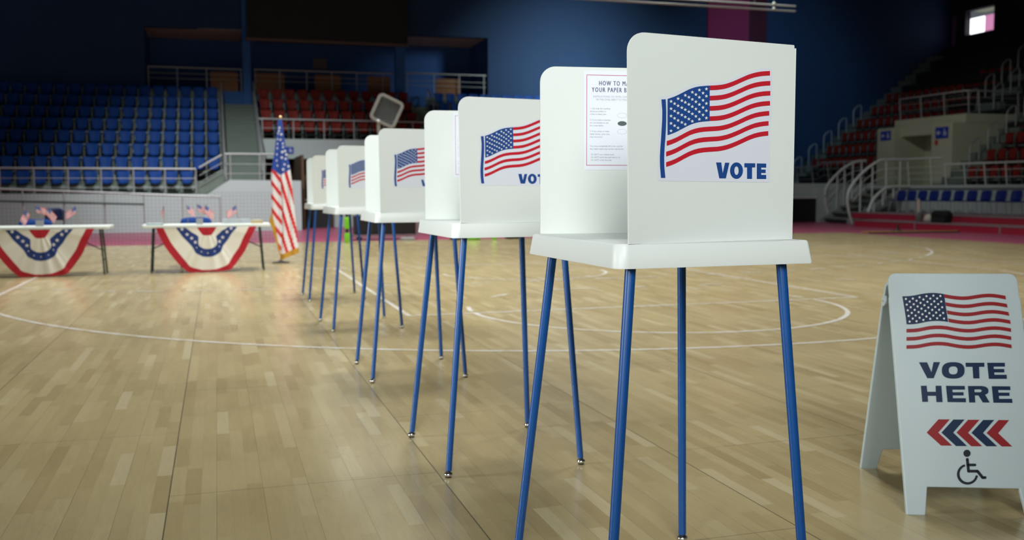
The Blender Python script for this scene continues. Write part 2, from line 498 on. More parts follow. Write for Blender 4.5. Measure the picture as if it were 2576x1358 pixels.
def flag_sticker(O, e1, e2, n, parent):
    A = Art(O, e1, e2, n, HF)
    A.poly([(70, 362), (90, 352), (160, 345), (240, 312), (320, 272), (440, 224), (600, 207), (700, 200), (780, 188), (880, 150), (1000, 100), (1080, 70), (1150, 55), (1262, 48), (1278, 62), (1280, 420), (1258, 700), (1254, 1264), (1246, 1268), (75, 1252), (55, 1240), (55, 1120), (76, 600)], 0, .0006)
    top = [(160, 378), (240, 350), (320, 311), (400, 271), (480, 247), (560, 238), (610, 235), (700, 230), (780, 217), (860, 190), (940, 155), (1020, 120), (1100, 96), (1180, 83), (1254, 79)]
    bot = [(147, 1104), (220, 1080), (300, 1040), (380, 996), (460, 965), (540, 949), (620, 942), (700, 937), (780, 922), (860, 895), (940, 860), (1020, 822), (1100, 792), (1180, 776), (1237, 770)]
    rx = [1254, 1258, 1258, 1255, 1247, 1240, 1237]; lx = [160, 161, 163, 163, 153, 147, 147]
    def yy(x, f): return interp(top, x) * (1 - f) + interp(bot, x) * f
    for k in range(7):
        f0, f1 = k * .15465, k * .15465 + .0705
        x0 = 609 if k < 4 else lx[k]
        xs = [lerp(x0, rx[k], i / 22) for i in range(23)]
        A.band([(x, yy(x, f0)) for x in xs], [(x, yy(x, f1)) for x in xs], 1, .0012)
    xs = [lerp(161, 610, i / 14) for i in range(15)]
    A.band([(x, yy(x, 0)) for x in xs], [(x, yy(x, .5345)) for x in xs], 2, .0014)
    rows = {197: (404, 482, 560, 638, 718), 235: (428, 507, 584, 663), 272: (375, 451, 528, 607, 686), 312: (396, 471, 549, 628), 349: (339, 414, 492, 570, 648), 387: (359, 436, 514, 592),
            424: (306, 383, 460, 537, 616), 462: (331, 408, 485, 563), 499: (283, 360, 437, 515, 594), 538: (315, 392, 469, 548), 574: (271, 348, 426, 503, 581)}
    for x, ys in rows.items():
        for y in ys: A.poly(star(x, y, 20), 3, .0019)
    A.band([(95, 383), (105, 500), (104, 600), (98, 700), (92, 800), (85, 900), (80, 1000), (82, 1100), (92, 1219)],
           [(141, 381), (147, 500), (147, 600), (144, 700), (138, 800), (130, 900), (126, 1000), (128, 1100), (139, 1220)], 2, .0014)
    A.poly([(680, 1055), (735, 1055), (751, 1168), (776, 1057), (822, 1058), (785, 1224), (715, 1224)], 2, .0014)
    A.ring(ellipse(898, 1142, 69, 88), ellipse(898, 1142, 23, 46), 2, .0014)
    A.poly([(982, 1063), (1098, 1064), (1098, 1108), (1064, 1108), (1064, 1230), (1011, 1229), (1011, 1107), (982, 1107)], 2, .0014)
    A.poly([(1115, 1065), (1215, 1067), (1215, 1110), (1162, 1109), (1162, 1130), (1209, 1131), (1209, 1167), (1162, 1166), (1162, 1188), (1215, 1188), (1215, 1231), (1115, 1230)], 2, .0014)
    return A.b.build('flag_sticker', [M['sheet'], M['art_red'], M['art_blue'], M['art_star']], parent, recalc=False)

def instruction_poster(O, e1, e2, n, parent):
    A = Art(O, e1, e2, n, lambda s, t: (s, t))
    A.poly([(.1465, .2075), (.367, .2075), (.367, .5285), (.1440, .5285)], 0, .0006)
    s0, s1, t0, t1, w = .1535, .3605, .2217, .5150, .0019
    for p in ([(s0, t0), (s1, t0), (s1, t0 + w), (s0, t0 + w)], [(s0, t1 - w), (s1, t1 - w), (s1, t1), (s0, t1)],
              [(s0, t0), (s0 + w, t0), (s0 + w, t1), (s0, t1)], [(s1 - w, t0), (s1, t0), (s1, t1), (s1 - w, t1)]): A.poly(p, 1, .0010)
    ty = lambda y: .5500 - .0002833 * y
    def put(txt, size, s, y, mi, heavy=0., align='LEFT', xs=1., sp=1.):
        vs, fs = text_mesh(txt, size, 0., align, xs, sp)
        for k in ((-1, 0, 1) if heavy else (0,)):
            o = len(A.b.v)
            A.b.v += [tuple(A.P(s + x + k * heavy, ty(y) + yv, .0010 + k * .00002)) for x, yv in vs]
            for f in fs: A.b.f.append([o + i for i in f]); A.b.m.append(mi); A.b.s.append(False)
    put('HOW TO MARK', .0212, .2570, 243, 2, .00038, 'CENTER', .675, 1.28)
    put('YOUR PAPER BALLOT', .0212, .2570, 318, 2, .00038, 'CENTER', .675, 1.28)
    put('INSTRUCTIONS: TO VOTE, COMPLETELY FILL', .0082, .2570, 380, 3, 0, 'CENTER', .98)
    put('IN THE OVAL NEXT TO YOUR CHOICE', .0082, .2570, 414, 3, 0, 'CENTER', .98)
    for y, t in ((515, '1. Use only the marking'), (547, 'device provided or'), (579, 'a blue or black pen.'), (645, '2. If you make a mistake,'), (677, 'do not hesitate to ask'), (709, 'for a new ballot.'),
                 (774, '3. If you erase or make'), (806, 'other marks, your vote'), (838, 'may not count.'), (944, 'You must completely fill in the oval for'), (976, 'Any other mark may not be read by the'),
                 (1040, '- Do NOT use a check mark.'), (1072, '- Do NOT mark the oval with an X.'), (1104, '- Do NOT circle the oval.')):
        put(t, .0071, .1650, y, 3, .00007, 'LEFT', 1.0)
    for y, full in ((583, 0), (675, 1), (768, 0)):
        if full: A.poly(ellipse(.2745, ty(y), .0155, .0078), 4, .0010)
        else: A.ring(ellipse(.2745, ty(y), .0162, .0084), ellipse(.2745, ty(y), .0156, .0078), 3, .0010)
    return A.b.build('instruction_poster', [M['paper'], M['border'], M['ink'], M['grey_ink'], M['oval_ink']], parent, recalc=False)

def make_booth():
    root = empty('voting_booth')
    booth_tray(root)
    TH = .006
    for sgn, zp, sh in ((-1, 1.6565, -.0066), (1, 1.6489, 0.)):
        O = Vector((U1, sgn * V1, ZT)); A = Vector((U2, sgn * V2, ZT))
        e1 = (A - O).normalized(); L = (A - O).length; e2 = Vector((0, 0, 1))
        nin = Vector((0, -sgn, 0)); nin = (nin - e1 * nin.dot(e1)).normalized()      # towards the inside of the booth
        poly = [O + e1 * s + e2 * t for s, t in panel_outline(L, zp - ZT, sh)]
        b = MB(); b.prism(poly, (nin if sgn < 0 else -nin) * TH)
        p = b.build('side_panel', M['white'], root)
        if sgn < 0:
            # printed art runs in the panel's own (leaning) frame
            e2l = (Vector((U1 + sh * e1.x, -V1 + sh * e1.y, zp)) - O).normalized()
            flag_sticker(O, e1, e2l, -nin, p)
        else:
            instruction_poster(O, e1, e2, nin, p)
    b = MB()
    x0 = U2 + .001
    b.box((x0 - .006, -V2 + .001, ZT), (x0, V2 - .001, 1.648))
    b.build('back_panel', M['white'], root)
    for su, sv in ((-1, -1), (-1, 1), (1, -1), (1, 1)):
        tu, fu = (-.2316, -.3377) if su < 0 else (.2288, .2905)
        top = Vector((tu, sv * .2846, ZT - .016)); foot = Vector((fu, sv * .367, .0))
        d = (foot - top).normalized()
        foot_end = foot - d * .03
        b = MB(); b.tube([top, top + d * .02, foot_end], [.0148, .0148, .0136], 16)
        b.tube([top, top + d * .004], .026, 16)
        lg = b.build('leg', M['leg'], root)
        g = MB(); fx, fy = foot.x, foot.y
        g.lathe([(.0, .034), (.0095, .034), (.0095, .024), (.0135, .022), (.0185, .018), (.0188, .012), (.016, .008), (.0135, .006), (.0135, .0), (.0, .0)], (fx, fy, 0), 20)
        k = g.build('foot_glide', [M['chrome'], M['rubber']], lg)
        for p in k.data.polygons:
            z = sum(k.data.vertices[i].co.z for i in p.vertices) / len(p.vertices)
            if z < .007 or z > .023: p.material_index = 1
        k['label'] = 'chrome foot glide'
    return root
booth = make_booth()
BOOTH = [((1.2782, 2.6472, 0), .029, 'white voting booth nearest the sandwich board, complete flag and VOTE sticker showing'),
         ((1.2661, 4.4047, 0), .0256, 'white voting booth behind the nearest one, its flag sticker showing the letters VOT'),
         ((1.2822, 6.5813, 0), -.0004, 'white voting booth in the middle of the row, only a V showing below its flag'),
         ((1.2844, 9.0106, 0), .0572, 'fourth white voting booth along the row, half of its flag sticker showing'),
         ((1.309, 11.4459, 0), .0189, 'last white voting booth of the row, beside the fringed flag on its stand')]
for i, (loc, rz, lab) in enumerate(BOOTH):
    o = booth if i == 0 else copy_tree(booth)
    o.location = loc; o.rotation_euler = (0, 0, rz)
    tag(o, lab, 'voting booth', 'voting booths in a row')

# ------------------------------------------------------------------ A-frame sign
SX, SY, SPHI, SSP, SH, SW = 2.5117709, 3.01561595, -.3748742, .65032868, .9077245, .51663346
root = tag(empty('sandwich_board', (SX, SY, 0), SPHI), 'white folding sandwich board reading VOTE HERE with red and blue arrows', 'sign')
slant = math.hypot(SH, SSP / 2)
def sign_board(front):
    s = 1 if front else -1
    y0 = 0 if front else SSP
    run, top = (SSP / 2, SH) if front else (SSP / 2 - .042, SH - .032)
    O = Vector((0, y0, 0)); e1 = Vector((1, 0, 0)); e2 = Vector((0, s * run, top)).normalized()
    out = e1.cross(e2) * (1 if front else -1)                 # outward face
    W = SW; hx = math.hypot(run, top); fl = .082; fh = .107
    pts = [(0, 0), (fl - .012, 0), (fl + .004, fh), (W - fl - .004, fh), (W - fl + .012, 0), (W, 0), (W, hx * .89), (W - .003, hx * .90), (W - .003, hx * .96)]
    for i in range(7):
        a = rad(90 * i / 6); pts.append((W - .035 + .032 * math.cos(a), hx - .032 + .032 * math.sin(a)))
    for i in range(7):
        a = rad(90 + 90 * i / 6); pts.append((.035 + .032 * math.cos(a), hx - .032 + .032 * math.sin(a)))
    pts += [(.003, hx * .9), (0, hx * .89)]
    b = MB(); b.prism([O + e1 * x + e2 * y for x, y in pts], -out * .02)
    return bevel(b.build('front_board' if front else 'rear_board', M['sign'], root), .0035), O, e1, e2, out
fb, O, e1, e2, out = sign_board(True)
sign_board(False)
for sx in (.0, SW):
    b = MB(); zt = SH * .92
    ya = SSP / 2 - .005
    b.tube([(sx - .006, ya + .03, zt - .045), (sx + .006, ya + .03, zt - .045)], .022, 16)
    b.build('hinge', M['sign'], root)
    b = MB(); b.tube([(sx - .009, ya + .03, zt - .045), (sx + .009, ya + .03, zt - .045)], .005, 10); b.build('hinge_pin', M['chrome'], root)
HS = homog([0.000836919, -6.7206e-05, -0.207983, 1.84902e-05, -0.000834702, 1.02616, 1.62066e-05, 5.66319e-05])
HS2 = homog([0.00029416, -2.36215e-05, -0.0817585, 6.49894e-06, -0.000293381, 0.992355, 5.69629e-06, 1.9905e-05])
A = Art(O, e1, e2, out, HS2)
tp = [(400, 414), (487, 408), (560, 407), (640, 398), (720, 382), (800, 368), (900, 362), (1000, 368), (1052, 377), (1120, 390), (1200, 402), (1300, 410), (1400, 405), (1500, 389), (1600, 376), (1700, 373), (1800, 384), (1900, 402)]
dx = [0, 19, 42, 62, 74, 78, 80]; st = [1052, 1075, 1095, 1113, 544, 544, 544]; en = [(1896, 1903), (1915, 1925), (1938, 1950), (1960, 1968), (1972, 1975), (1975, 1977), (1978, 1982)]
for k in range(7):
    n = 26
    t = []; u = []
    for i in range(n + 1):
        x = lerp(st[k], en[k][0], i / n); t.append((x, interp(tp, x - dx[k]) + 111.2 * k))
        x = lerp(st[k] + (8 if k < 4 else 0), en[k][1], i / n); u.append((x, interp(tp, x - dx[k]) + 111.2 * k + 50))
    A.band(t, u, 0, .0008)
cl = [(487, 408), (500, 480), (520, 600), (538, 720), (546, 792)]; cr = [(1053, 377), (1066, 440), (1083, 560), (1102, 680), (1113, 760)]
for i in range(8):
    l0, l1 = sample(cl, i / 8), sample(cl, (i + 1) / 8); q0, q1 = sample(cr, i / 8), sample(cr, (i + 1) / 8)
    def edge(l, q):
        out_ = []
        for j in range(15):
            f = j / 14; x = lerp(l[0], q[0], f)
            w0 = interp(tp, lerp(487, 1053, f)) - lerp(408, 377, f)
            out_.append((x, lerp(l[1], q[1], f) + w0))
        return out_
    A.band(edge(l0, q0), edge(l1, q1), 1, .0008)
for j in range(5):
    for x, y in ((535, 445), (630, 440), (723, 422), (817, 407), (911, 400), (1006, 404)): A.poly(star(x + 12.8 * j, y + 77.4 * j, 20), 2, .0013)
for j in range(4):
    for x, y in ((588, 481), (682, 470), (775, 453), (869, 440), (963, 438)): A.poly(star(x + 13.6 * j, y + 77.4 * j, 20), 2, .0013)
A.b.build('flag_print', [M['sign_red'], M['navy'], M['art_star'], M['black_ink']], fb, recalc=False)
A.b = MB()
A.f = HS
L2 = .0008
for p in ([(406, 501), (445, 501), (466, 548), (476, 500), (508, 500), (477, 578), (446, 578)],
          [(630, 503), (721, 503), (722, 523), (696, 523), (698, 579), (668, 579), (664, 523), (632, 523)],
          [(735, 503), (820, 503), (821, 522), (766, 522), (767, 533), (817, 533), (818, 550), (769, 550), (770, 561), (829, 561), (830, 581), (743, 581)],
          [(415, 614), (443, 614), (446, 643), (487, 643), (486, 614), (514, 614), (520, 693), (490, 693), (488, 663), (448, 663), (450, 692), (422, 692)],
          [(536, 614), (627, 615), (628, 633), (567, 633), (568, 645), (621, 645), (622, 661), (569, 661), (570, 674), (632, 674), (633, 694), (544, 693)],
          [(642, 615), (672, 615), (678, 695), (648, 695)], [(670, 615), (708, 615), (726, 618), (735, 624), (709, 637), (702, 632), (671, 632)],
          [(735, 624), (741, 632), (741, 646), (735, 653), (708, 641), (709, 637)], [(735, 653), (724, 658), (706, 661), (674, 661), (673, 645), (703, 645), (708, 641)], [(692, 660), (725, 657), (747, 695), (714, 695)],
          [(757, 616), (846, 617), (847, 635), (788, 635), (790, 647), (842, 647), (843, 663), (791, 663), (793, 677), (855, 677), (857, 697), (765, 696)],
          ):
    A.poly(p, 1, L2)
AR = MB(); keep, A.b = A.b, AR
for p in ([(514, 840), (572, 777), (626, 777), (571, 840), (638, 905), (585, 905)], [(659, 841), (716, 779), (769, 779), (715, 842), (783, 906), (731, 906)]):
    A.poly(p, 1, L2)
A.b = keep
A.ring(ellipse(571, 540, 55, 40, 32, .8), ellipse(571, 540, 21, 19, 32, .8), 1, L2)
A.b.build('lettering', [M['sign_red'], M['navy'], M['art_star'], M['black_ink']], fb, recalc=False); A.b = AR
for p in ([(443, 840), (500, 776), (555, 776), (499, 840), (566, 903), (513, 903)], [(587, 840), (643, 778), (698, 778), (643, 841), (711, 906), (658, 906)], [(732, 842), (790, 779), (841, 780), (788, 843), (856, 907), (805, 907)]):
    A.poly(p, 0, L2)
A.b.build('arrow_print', [M['sign_red'], M['navy']], fb, recalc=False); A.b = MB()
A.poly(ellipse(637.5, 940, 17.5, 17.5), 3, L2)
A.stroke([(639, 969), (645, 1026), (688, 1026), (713, 1057), (725, 1057)], 7, 3, L2)
A.stroke([(643, 996), (676, 996)], 6.5, 3, L2)
arcp = [(640 + 45 * math.cos(rad(a)), 1041 + 45 * math.sin(rad(a))) for a in range(8, 256, 8)]
A.band([(640 + 51 * math.cos(rad(a)), 1041 + 50 * math.sin(rad(a))) for a in range(8, 256, 6)], [(641 + 39 * math.cos(rad(a)), 1040 + 39 * math.sin(rad(a))) for a in range(8, 256, 6)], 3, L2)
A.b.build('wheelchair_symbol', [M['sign_red'], M['navy'], M['art_star'], M['black_ink']], fb, recalc=False)

# ------------------------------------------------------------------ folding tables with bunting
def make_table():
    r = empty('folding_table')
    b = MB(); b.prism([(x, y, .70) for x, y in round_rect(.955, .36, .05, 5)], (0, 0, .045))
    bevel(b.build('table_top', M['table'], r), .008)
    for sx in (-1, 1):
        for sy in (-1, 1):
            b = MB(); b.tube([(sx * .80, sy * .16, .70), (sx * .845, sy * .19, .0)], .0145, 10)
            b.build('leg', M['table_leg'], r)
        b = MB(); b.tube([(sx * .83, -.175, .22), (sx * .83, .175, .22)], .011, 8); b.tube([(sx * .81, -.165, .60), (sx * .81, .165, .60)], .011, 8)
        b.build('stretcher', M['table_leg'], r)
        b = MB(); b.tube([(sx * .825, 0, .36), (sx * .62, 0, .46), (sx * .40, 0, .70)], .009, 8); b.tube([(sx * .825, -.16, .36), (sx * .825, .16, .36)], .009, 8)
        b.build('leg_brace', M['table_leg'], r)
    return r
tb = make_table(); tb.location = (-.15, 16.0, 0)
tag(tb, 'white folding table with bunting, beside the fringed flag on its stand', 'table', 'white folding tables with bunting')
t2 = copy_tree(tb); t2.location = (-2.50, 15.93, 0)
tag(t2, 'white folding table with bunting, cut off by the edge of the picture', 'table', 'white folding tables with bunting')

def bunting(scale=1.):
    O = [(290, 530), (330, 620), (400, 770), (480, 890), (590, 1030), (660, 1100), (740, 1160), (880, 1162), (1020, 1160), (1180, 1156), (1330, 1140), (1400, 1080), (1450, 1020), (1560, 870), (1640, 700), (1690, 610), (1735, 522)]
    NT = 120
    # radii of the dyed bands at t = 0, .25, .375, .45, .5 (mirrored)
    TT = [0, .25, .375, .45, .5]
    RR = [[0] * 5, [.12, .15, .17, .18, .18], [.37, .25, .40, .47, .487], [.575, .51, .575, .65, .67], [.835, .835, .88, .945, .962], [1] * 5]
    def rad_at(k, t):
        return interp(list(zip(TT, RR[k])), min(t, 1 - t))
    def P(t, r, lift=0.):
        o = smooth_sample(O, t); c = (955 + 120 * t, 527 + 3 * (1 - abs(2 * t - 1)))
        x, y = lerp(c[0], o[0], r), lerp(c[1], o[1], r)
        pl = .016 * (r ** .6) * math.cos(2 * PI * 11 * t) * (.05 + .95 * math.exp(-((t - .5) / .13) ** 2)) + .010 * math.cos(2 * PI * 3 * t + 1) * r
        return ((x - 1015) * .001031 * scale, -.02 - pl - lift, .703 - (y - 527) * .00109)
    for bi, mi in enumerate((0, 1, 2, 1, 0)):
        NR = 5
        for i in range(NT):
            for j in range(NR):
                q = []
                for ti, jj in ((i, j), (i + 1, j), (i + 1, j + 1), (i, j + 1)):
                    t = ti / NT
                    q.append(P(t, lerp(rad_at(bi, t), rad_at(bi + 1, t), jj / NR)))
                b.add(q, [(0, 1, 2, 3)], mi, True)
    for t in (.035, .12, .20, .275, .35, .43, .50, .57, .65, .725, .80, .88, .965):
        c = P(t, (rad_at(2, t) + rad_at(3, t)) / 2, .006)
        big = .031 if abs(t - .5) > .16 else .014
        b.add([(c[0] + x, c[1] - .004, c[2] - y) for x, y in star(0, 0, big)], [tuple(range(10))], 3)
    o = b.build('bunting', [M['cloth_red'], M['cloth_white'], M['cloth_blue'], M['flag_white']], None, recalc=False)
    # weld so the cloth is one sheet
    bm = bmesh.new(); bm.from_mesh(o.data); bmesh.ops.remove_doubles(bm, verts=bm.verts, dist=1e-5); bm.to_mesh(o.data); bm.free()
    return o
bn = bunting(); bn.location = (-.155, 15.655, .0)
tag(bn, 'pleated red, white and navy fan bunting on the table beside the tall flag', 'bunting', 'fan buntings on the tables')
bn2 = bunting(1.0); bn2.location = (-2.50, 15.585, .0)
tag(bn2, 'pleated red, white and navy fan bunting on the table cut by the picture edge', 'bunting', 'fan buntings on the tables')

# small stick flags
def make_stick_flag(stick=.30, wave=.012):
    r = empty('stick_flag')
    b = MB(); b.tube([(0, 0, 0), (0, 0, stick)], .0028, 6); b.lathe([(0, .012), (.005, .006), (.0045, .0), (0, -.002)], (0, 0, stick), 8)
    b.build('stick', M['pole'], r)
    b = MB(); W, Hh = .165, .11; z1 = stick - .004
    for i in range(13):
        for j in range(13):
            q = []
            for ii, jj in ((i, j), (i + 1, j), (i + 1, j + 1), (i, j + 1)):
                x = W * ii / 13; q.append((x, wave * math.sin(ii * .75) * ii / 13, z1 - Hh * jj / 13 - .55 * x))
            canton = i < 5 and j < 7
            b.add(q, [(0, 1, 2, 3)], 1 if canton else (0 if j % 2 == 0 else 2), True)
    for i in range(4):
        for j in range(3):
            x, z = .011 + i * .0145, z1 - .012 - j * .019
            yq = wave * math.sin(x / W * 13 * .75) * x / W; z -= .55 * x
            for sd in (-.0012, .0012):
                b.add([(x + px, yq + sd, z + pz) for px, pz in star(0, 0, .0052)], [tuple(range(10))], 2)
    b.build('flag_cloth', [M['flag_red'], M['flag_blue'], M['flag_white']], r, recalc=False)
    return r
sf = make_stick_flag()
TZ = .745
FL = [((-2.545, 15.80, TZ + .02), (0, rad(36), PI), 'table cut by the picture edge, farthest from the chair back'),
      ((-2.535, 15.84, TZ + .02), (0, rad(-12), .15), 'metal holder, upright in the middle of the bunch'),
      ((-2.525, 15.78, TZ + .02), (0, rad(24), .1), 'metal holder, leaning towards the navy chair back'),
      ((-2.03, 15.95, TZ + .0), (0, rad(4), PI - .2), 'standing alone near the end of its table, beyond the navy chair'),
      ((-.78, 16.0, TZ + .0), (0, rad(8), PI - 1.25), 'turned edge-on above the teal folder'),
      ((-.44, 16.1, TZ + .0), (0, rad(-4), .95), 'drooping just before the blue chair back of the flag-side table'),
      ((-.265, 15.82, TZ + .02), (0, rad(-6), .2), 'holder on the table beside the tall flag, upright one'),
      ((-.255, 15.80, TZ + .02), (0, rad(18), .15), 'holder on the table beside the tall flag, leaning one'),
      ((.33, 15.9, TZ + .0), (0, rad(8), PI - .2), 'standing alone near the clear plastic box')]
for i, (loc, rot, lab) in enumerate(FL):
    o = sf if i == 0 else copy_tree(sf)
    o.location = loc; o.rotation_euler = rot
    tag(o, 'small stick flag, ' + lab, 'flag', 'small stick flags on the tables')
for x, lab in ((-2.535, 'grey metal flag holder on the table cut by the picture edge'), (-.262, 'grey metal flag holder on the table beside the tall flag')):
    b = MB(); y = 15.81
    b.box((x - .047, y - .035, TZ), (x + .047, y + .035, TZ + .006)); 
    for sx in (-1, 1): b.box((x + sx * .047 - .003, y - .035, TZ), (x + sx * .047 + .003, y + .035, TZ + .095))
    for sy in (-1, 1): b.box((x - .047, y + sy * .035 - .003, TZ), (x + .047, y + sy * .035 + .003, TZ + .095))
    tag(b.build('flag_holder', M['bin_grey']), lab, 'holder', 'flag holders')
b = MB(); b.box((-1.04, 15.72, TZ), (-.80, 15.98, TZ + .018)); b.box((-1.035, 15.725, TZ + .018), (-.805, 15.975, TZ + .022), 1)
tag(b.build('folder', [M['teal'], M['paper']]), 'flat teal folder lying on the end of the folding table', 'folder')
b = MB(); b.box((.08, 16.02, TZ), (.52, 16.3, TZ + .075)); tag(bevel(b.build('plastic_box', M['acrylic']), .01), 'low clear plastic box on the table beside the tall flag', 'box')
b = MB(); b.box((.52, 15.85, TZ), (.70, 16.0, TZ + .055)); bx = b.build('tissue_box', M['tan'])
b = MB(); b.box((.56, 15.89, TZ + .055), (.66, 15.96, TZ + .062)); k = b.build('opening', M['paper'], bx)
tag(bx, 'tan cardboard box on the table end beside the tall flag', 'box')

# chairs behind the tables
def office_chair(name, fabric, hb=.86, w=.46, zl=.46):
    r = empty(name)
    b = MB(); NX = 10; prof = [(.20 + .055 * k / 5, lerp(zl, hb - .012 * (k == 4), k / 5)) for k in range(5)] + [(.255, hb)]
    grid = []
    for (y, z) in prof:
        for i in range(NX + 1):
            s = i / NX * 2 - 1; hw = w / 2 * (1 - .06 * (z > hb - .02))
            grid.append((s * hw, y - .03 * s * s, z - (.03 * abs(s) ** 6 if z > hb - .05 else 0)))
    n = NX + 1
    b.add(grid, [(i * n + j, i * n + j + 1, (i + 1) * n + j + 1, (i + 1) * n + j) for i in range(len(prof) - 1) for j in range(NX)], 0, True)
    o = b.build('backrest', fabric, r); sd = o.modifiers.new('thickness', 'SOLIDIFY'); sd.thickness = .035
    b = MB(); b.prism([(x, y, .43) for x, y in round_rect(w / 2, .22, .05, 5)], (0, 0, .05)); bevel(b.build('seat', fabric, r), .015)
    for sx in (-1, 1):
        b = MB(); b.tube([(sx * (w / 2 - .01), -.2, 0), (sx * (w / 2 - .02), -.18, .44)], .011, 8); b.build('leg', M['table_leg'], r)
        b = MB(); b.tube([(sx * (w / 2 - .01), .24, 0), (sx * (w / 2 - .02), .19, .44), (sx * (w / 2 - .025), .235, hb - .08)], .011, 8); b.build('leg', M['table_leg'], r)
    return r
c1 = office_chair('conference_chair', M['seat_blue'], .82, .50); c1.location = (-2.78, 16.75, 0); c1.rotation_euler = (0, 0, 0)
tag(c1, 'blue chair with low back tucked behind the table cut by the picture edge', 'chair', 'blue chairs behind the tables')
c2 = copy_tree(c1); c2.location = (-.34, 16.85, 0)
tag(c2, 'blue chair with low back tucked behind the table beside the tall flag', 'chair', 'blue chairs behind the tables')
c3 = office_chair('folding_chair', M['chair_navy'], .98, .32, .77); c3.location = (-2.70, 17.9, 0); c3.rotation_euler = (0, 0, -.2)
tag(c3, 'navy folding chair standing free behind the stick flags and table', 'chair')

# ------------------------------------------------------------------ fringed flag on its stand
root = tag(empty('standing_flag', (1.055, 17.34, 0)), 'draped flag with gold fringe on a pole stand beside the last booth', 'flag')
b = MB(); b.lathe([(0, .02), (.03, .045), (.05, .03), (.13, .018), (.15, .01), (.15, 0), (0, 0)], n=28); b.build('base', M['black'], root)
b = MB(); b.tube([(0, 0, .02), (.045, 0, 2.48)], .013, 10); b.build('pole', M['pole'], root)
b = MB(); b.lathe([(0, .07), (.02, .062), (.033, .035), (.026, .008), (.016, -.004), (.016, -.03), (0, -.03)], (.046, 0, 2.50), 16); b.build('finial', M['gold'], root)
fx = lambda px: (px - 708) / 140.
fz = lambda py: (661 - py) / 144.
b = MB()
NA, NZ = 16, 150
right = [(718, 300), (722, 340), (727, 380), (735, 425), (741, 500), (747, 570), (752, 636)]
left = [(708, 304), (703, 345), (698, 385), (690, 430), (688, 500), (689, 545), (692, 600), (700, 650)]
mid = [(713, 298), (713, 340), (712, 380), (711, 440), (712, 500), (712, 560), (710, 610), (706, 655)]
def by_y(poly, y): 
    return interp([(p[1], p[0]) for p in poly], y)
def flag_face(x, y, lobe):
    """material for a point of the drape, from the weave's stripes"""
    if lobe == 'r':
        cut = 440 - (x - 711) * .62
        if y < cut: return 2
        q = (y - 3.7 * (x - 711) - 440) / 68.
        return 0 if q % 1 < .44 else 1
    cut = 424 + (x - 690) * .75
    if y < cut: return 2
    q = (y - 1.4 * (x - 690) - 452) / 35.
    return 0 if q % 1 < .4 else 1
def depth(lobe, a, y):
    k = min(1., (y - 295) / 160.)
    if lobe == 'r': return -.05 * math.sin(PI * a) * k - .028 * math.sin(3 * PI * a) * k
    return -.035 * math.sin(PI * a) * k - .03 * math.sin(2.5 * PI * a) * k
fringe = MB()
for lobe in 'lr':
    NN = NA
    for j in range(NZ):
        for i in range(NN):
            q = []; cx = cy = 0
            for ii, jj in ((i, j), (i + 1, j), (i + 1, j + 1), (i, j + 1)):
                a = ii / NN; v = jj / NZ
                if lobe == 'r':
                    ym, yr = lerp(298, 640, v), lerp(300, 622, v)
                    xm, xr = by_y(mid, ym), by_y(right, yr)
                    x, y = lerp(xm, xr, a), lerp(ym, yr, a)
                else:
                    yl, ym = lerp(304, 532, v), lerp(298, 640, v)
                    xl, xm = by_y(left, yl), by_y(mid, ym)
                    x, y = lerp(xl, xm, a), lerp(yl, ym, a)
                q.append((fx(x), -.02 + depth(lobe, a, y), fz(y))); cx += x / 4; cy += y / 4
            b.add(q, [(0, 1, 2, 3)], flag_face(cx, cy, lobe), True)
# gold fringe along both hems
for k in range(24):
    a0, a1 = k / 24, (k + 1) / 24
    def hem(a, dy):
        x, y = lerp(by_y(mid, 640), by_y(right, 622), a), lerp(640, 622, a)
        return (fx(x + (dy * .05)), -.02 + depth('r', a, y), fz(y + dy))
    fringe.add([hem(a0, 0), hem(a1, 0), hem(a1, 13 + (k % 2)), hem(a0, 13 + ((k + 1) % 2))], [(0, 1, 2, 3)], 0)
    def hem2(a, dy):
        x, y = lerp(by_y(left, 532), by_y(mid, 640), a ** .9), lerp(532, 640, a)
        return (fx(x - .3 * dy * (1 - a)), -.022 + depth('l', a, y), fz(y + dy))
    fringe.add([hem2(a0, 0), hem2(a1, 0), hem2(a1, lerp(22, 14, a1)), hem2(a0, lerp(22, 14, a0))], [(0, 1, 2, 3)], 0)
for px, py in ((232, 135), (243, 188), (238, 232), (257, 290), (247, 330), (278, 350), (243, 375), (273, 385), (262, 430), (251, 470), (293, 445), (228, 160), (255, 262), (268, 322)):
    x, y = 640 + px / 3.231, 280 + py / 3.231
    xm, xr = by_y(mid, y), by_y(right, y); a = min(max((x - xm) / (xr - xm), 0), 1)
    b.add([(fx(x) + sx, -.026 + depth('r', a, y), fz(y) - sy) for sx, sy in star(0, 0, .03)], [tuple(range(10))], 1)
for px, py in ((218, 182), (214, 228), (210, 300), (205, 350), (203, 400), (208, 440), (212, 265)):
    x, y = 640 + px / 3.231, 280 + py / 3.231
    b.add([(fx(x) + sx * .6, -.07, fz(y) - sy) for sx, sy in star(0, 0, .026)], [tuple(range(10))], 1)
fo = b.build('flag_cloth', [M['flag_red'], M['flag_white'], M['flag_blue']], root, recalc=False)
bm = bmesh.new(); bm.from_mesh(fo.data); bmesh.ops.remove_doubles(bm, verts=bm.verts, dist=1e-5); bm.to_mesh(fo.data); bm.free()
fringe.build('fringe', M['fringe'], root, recalc=False)

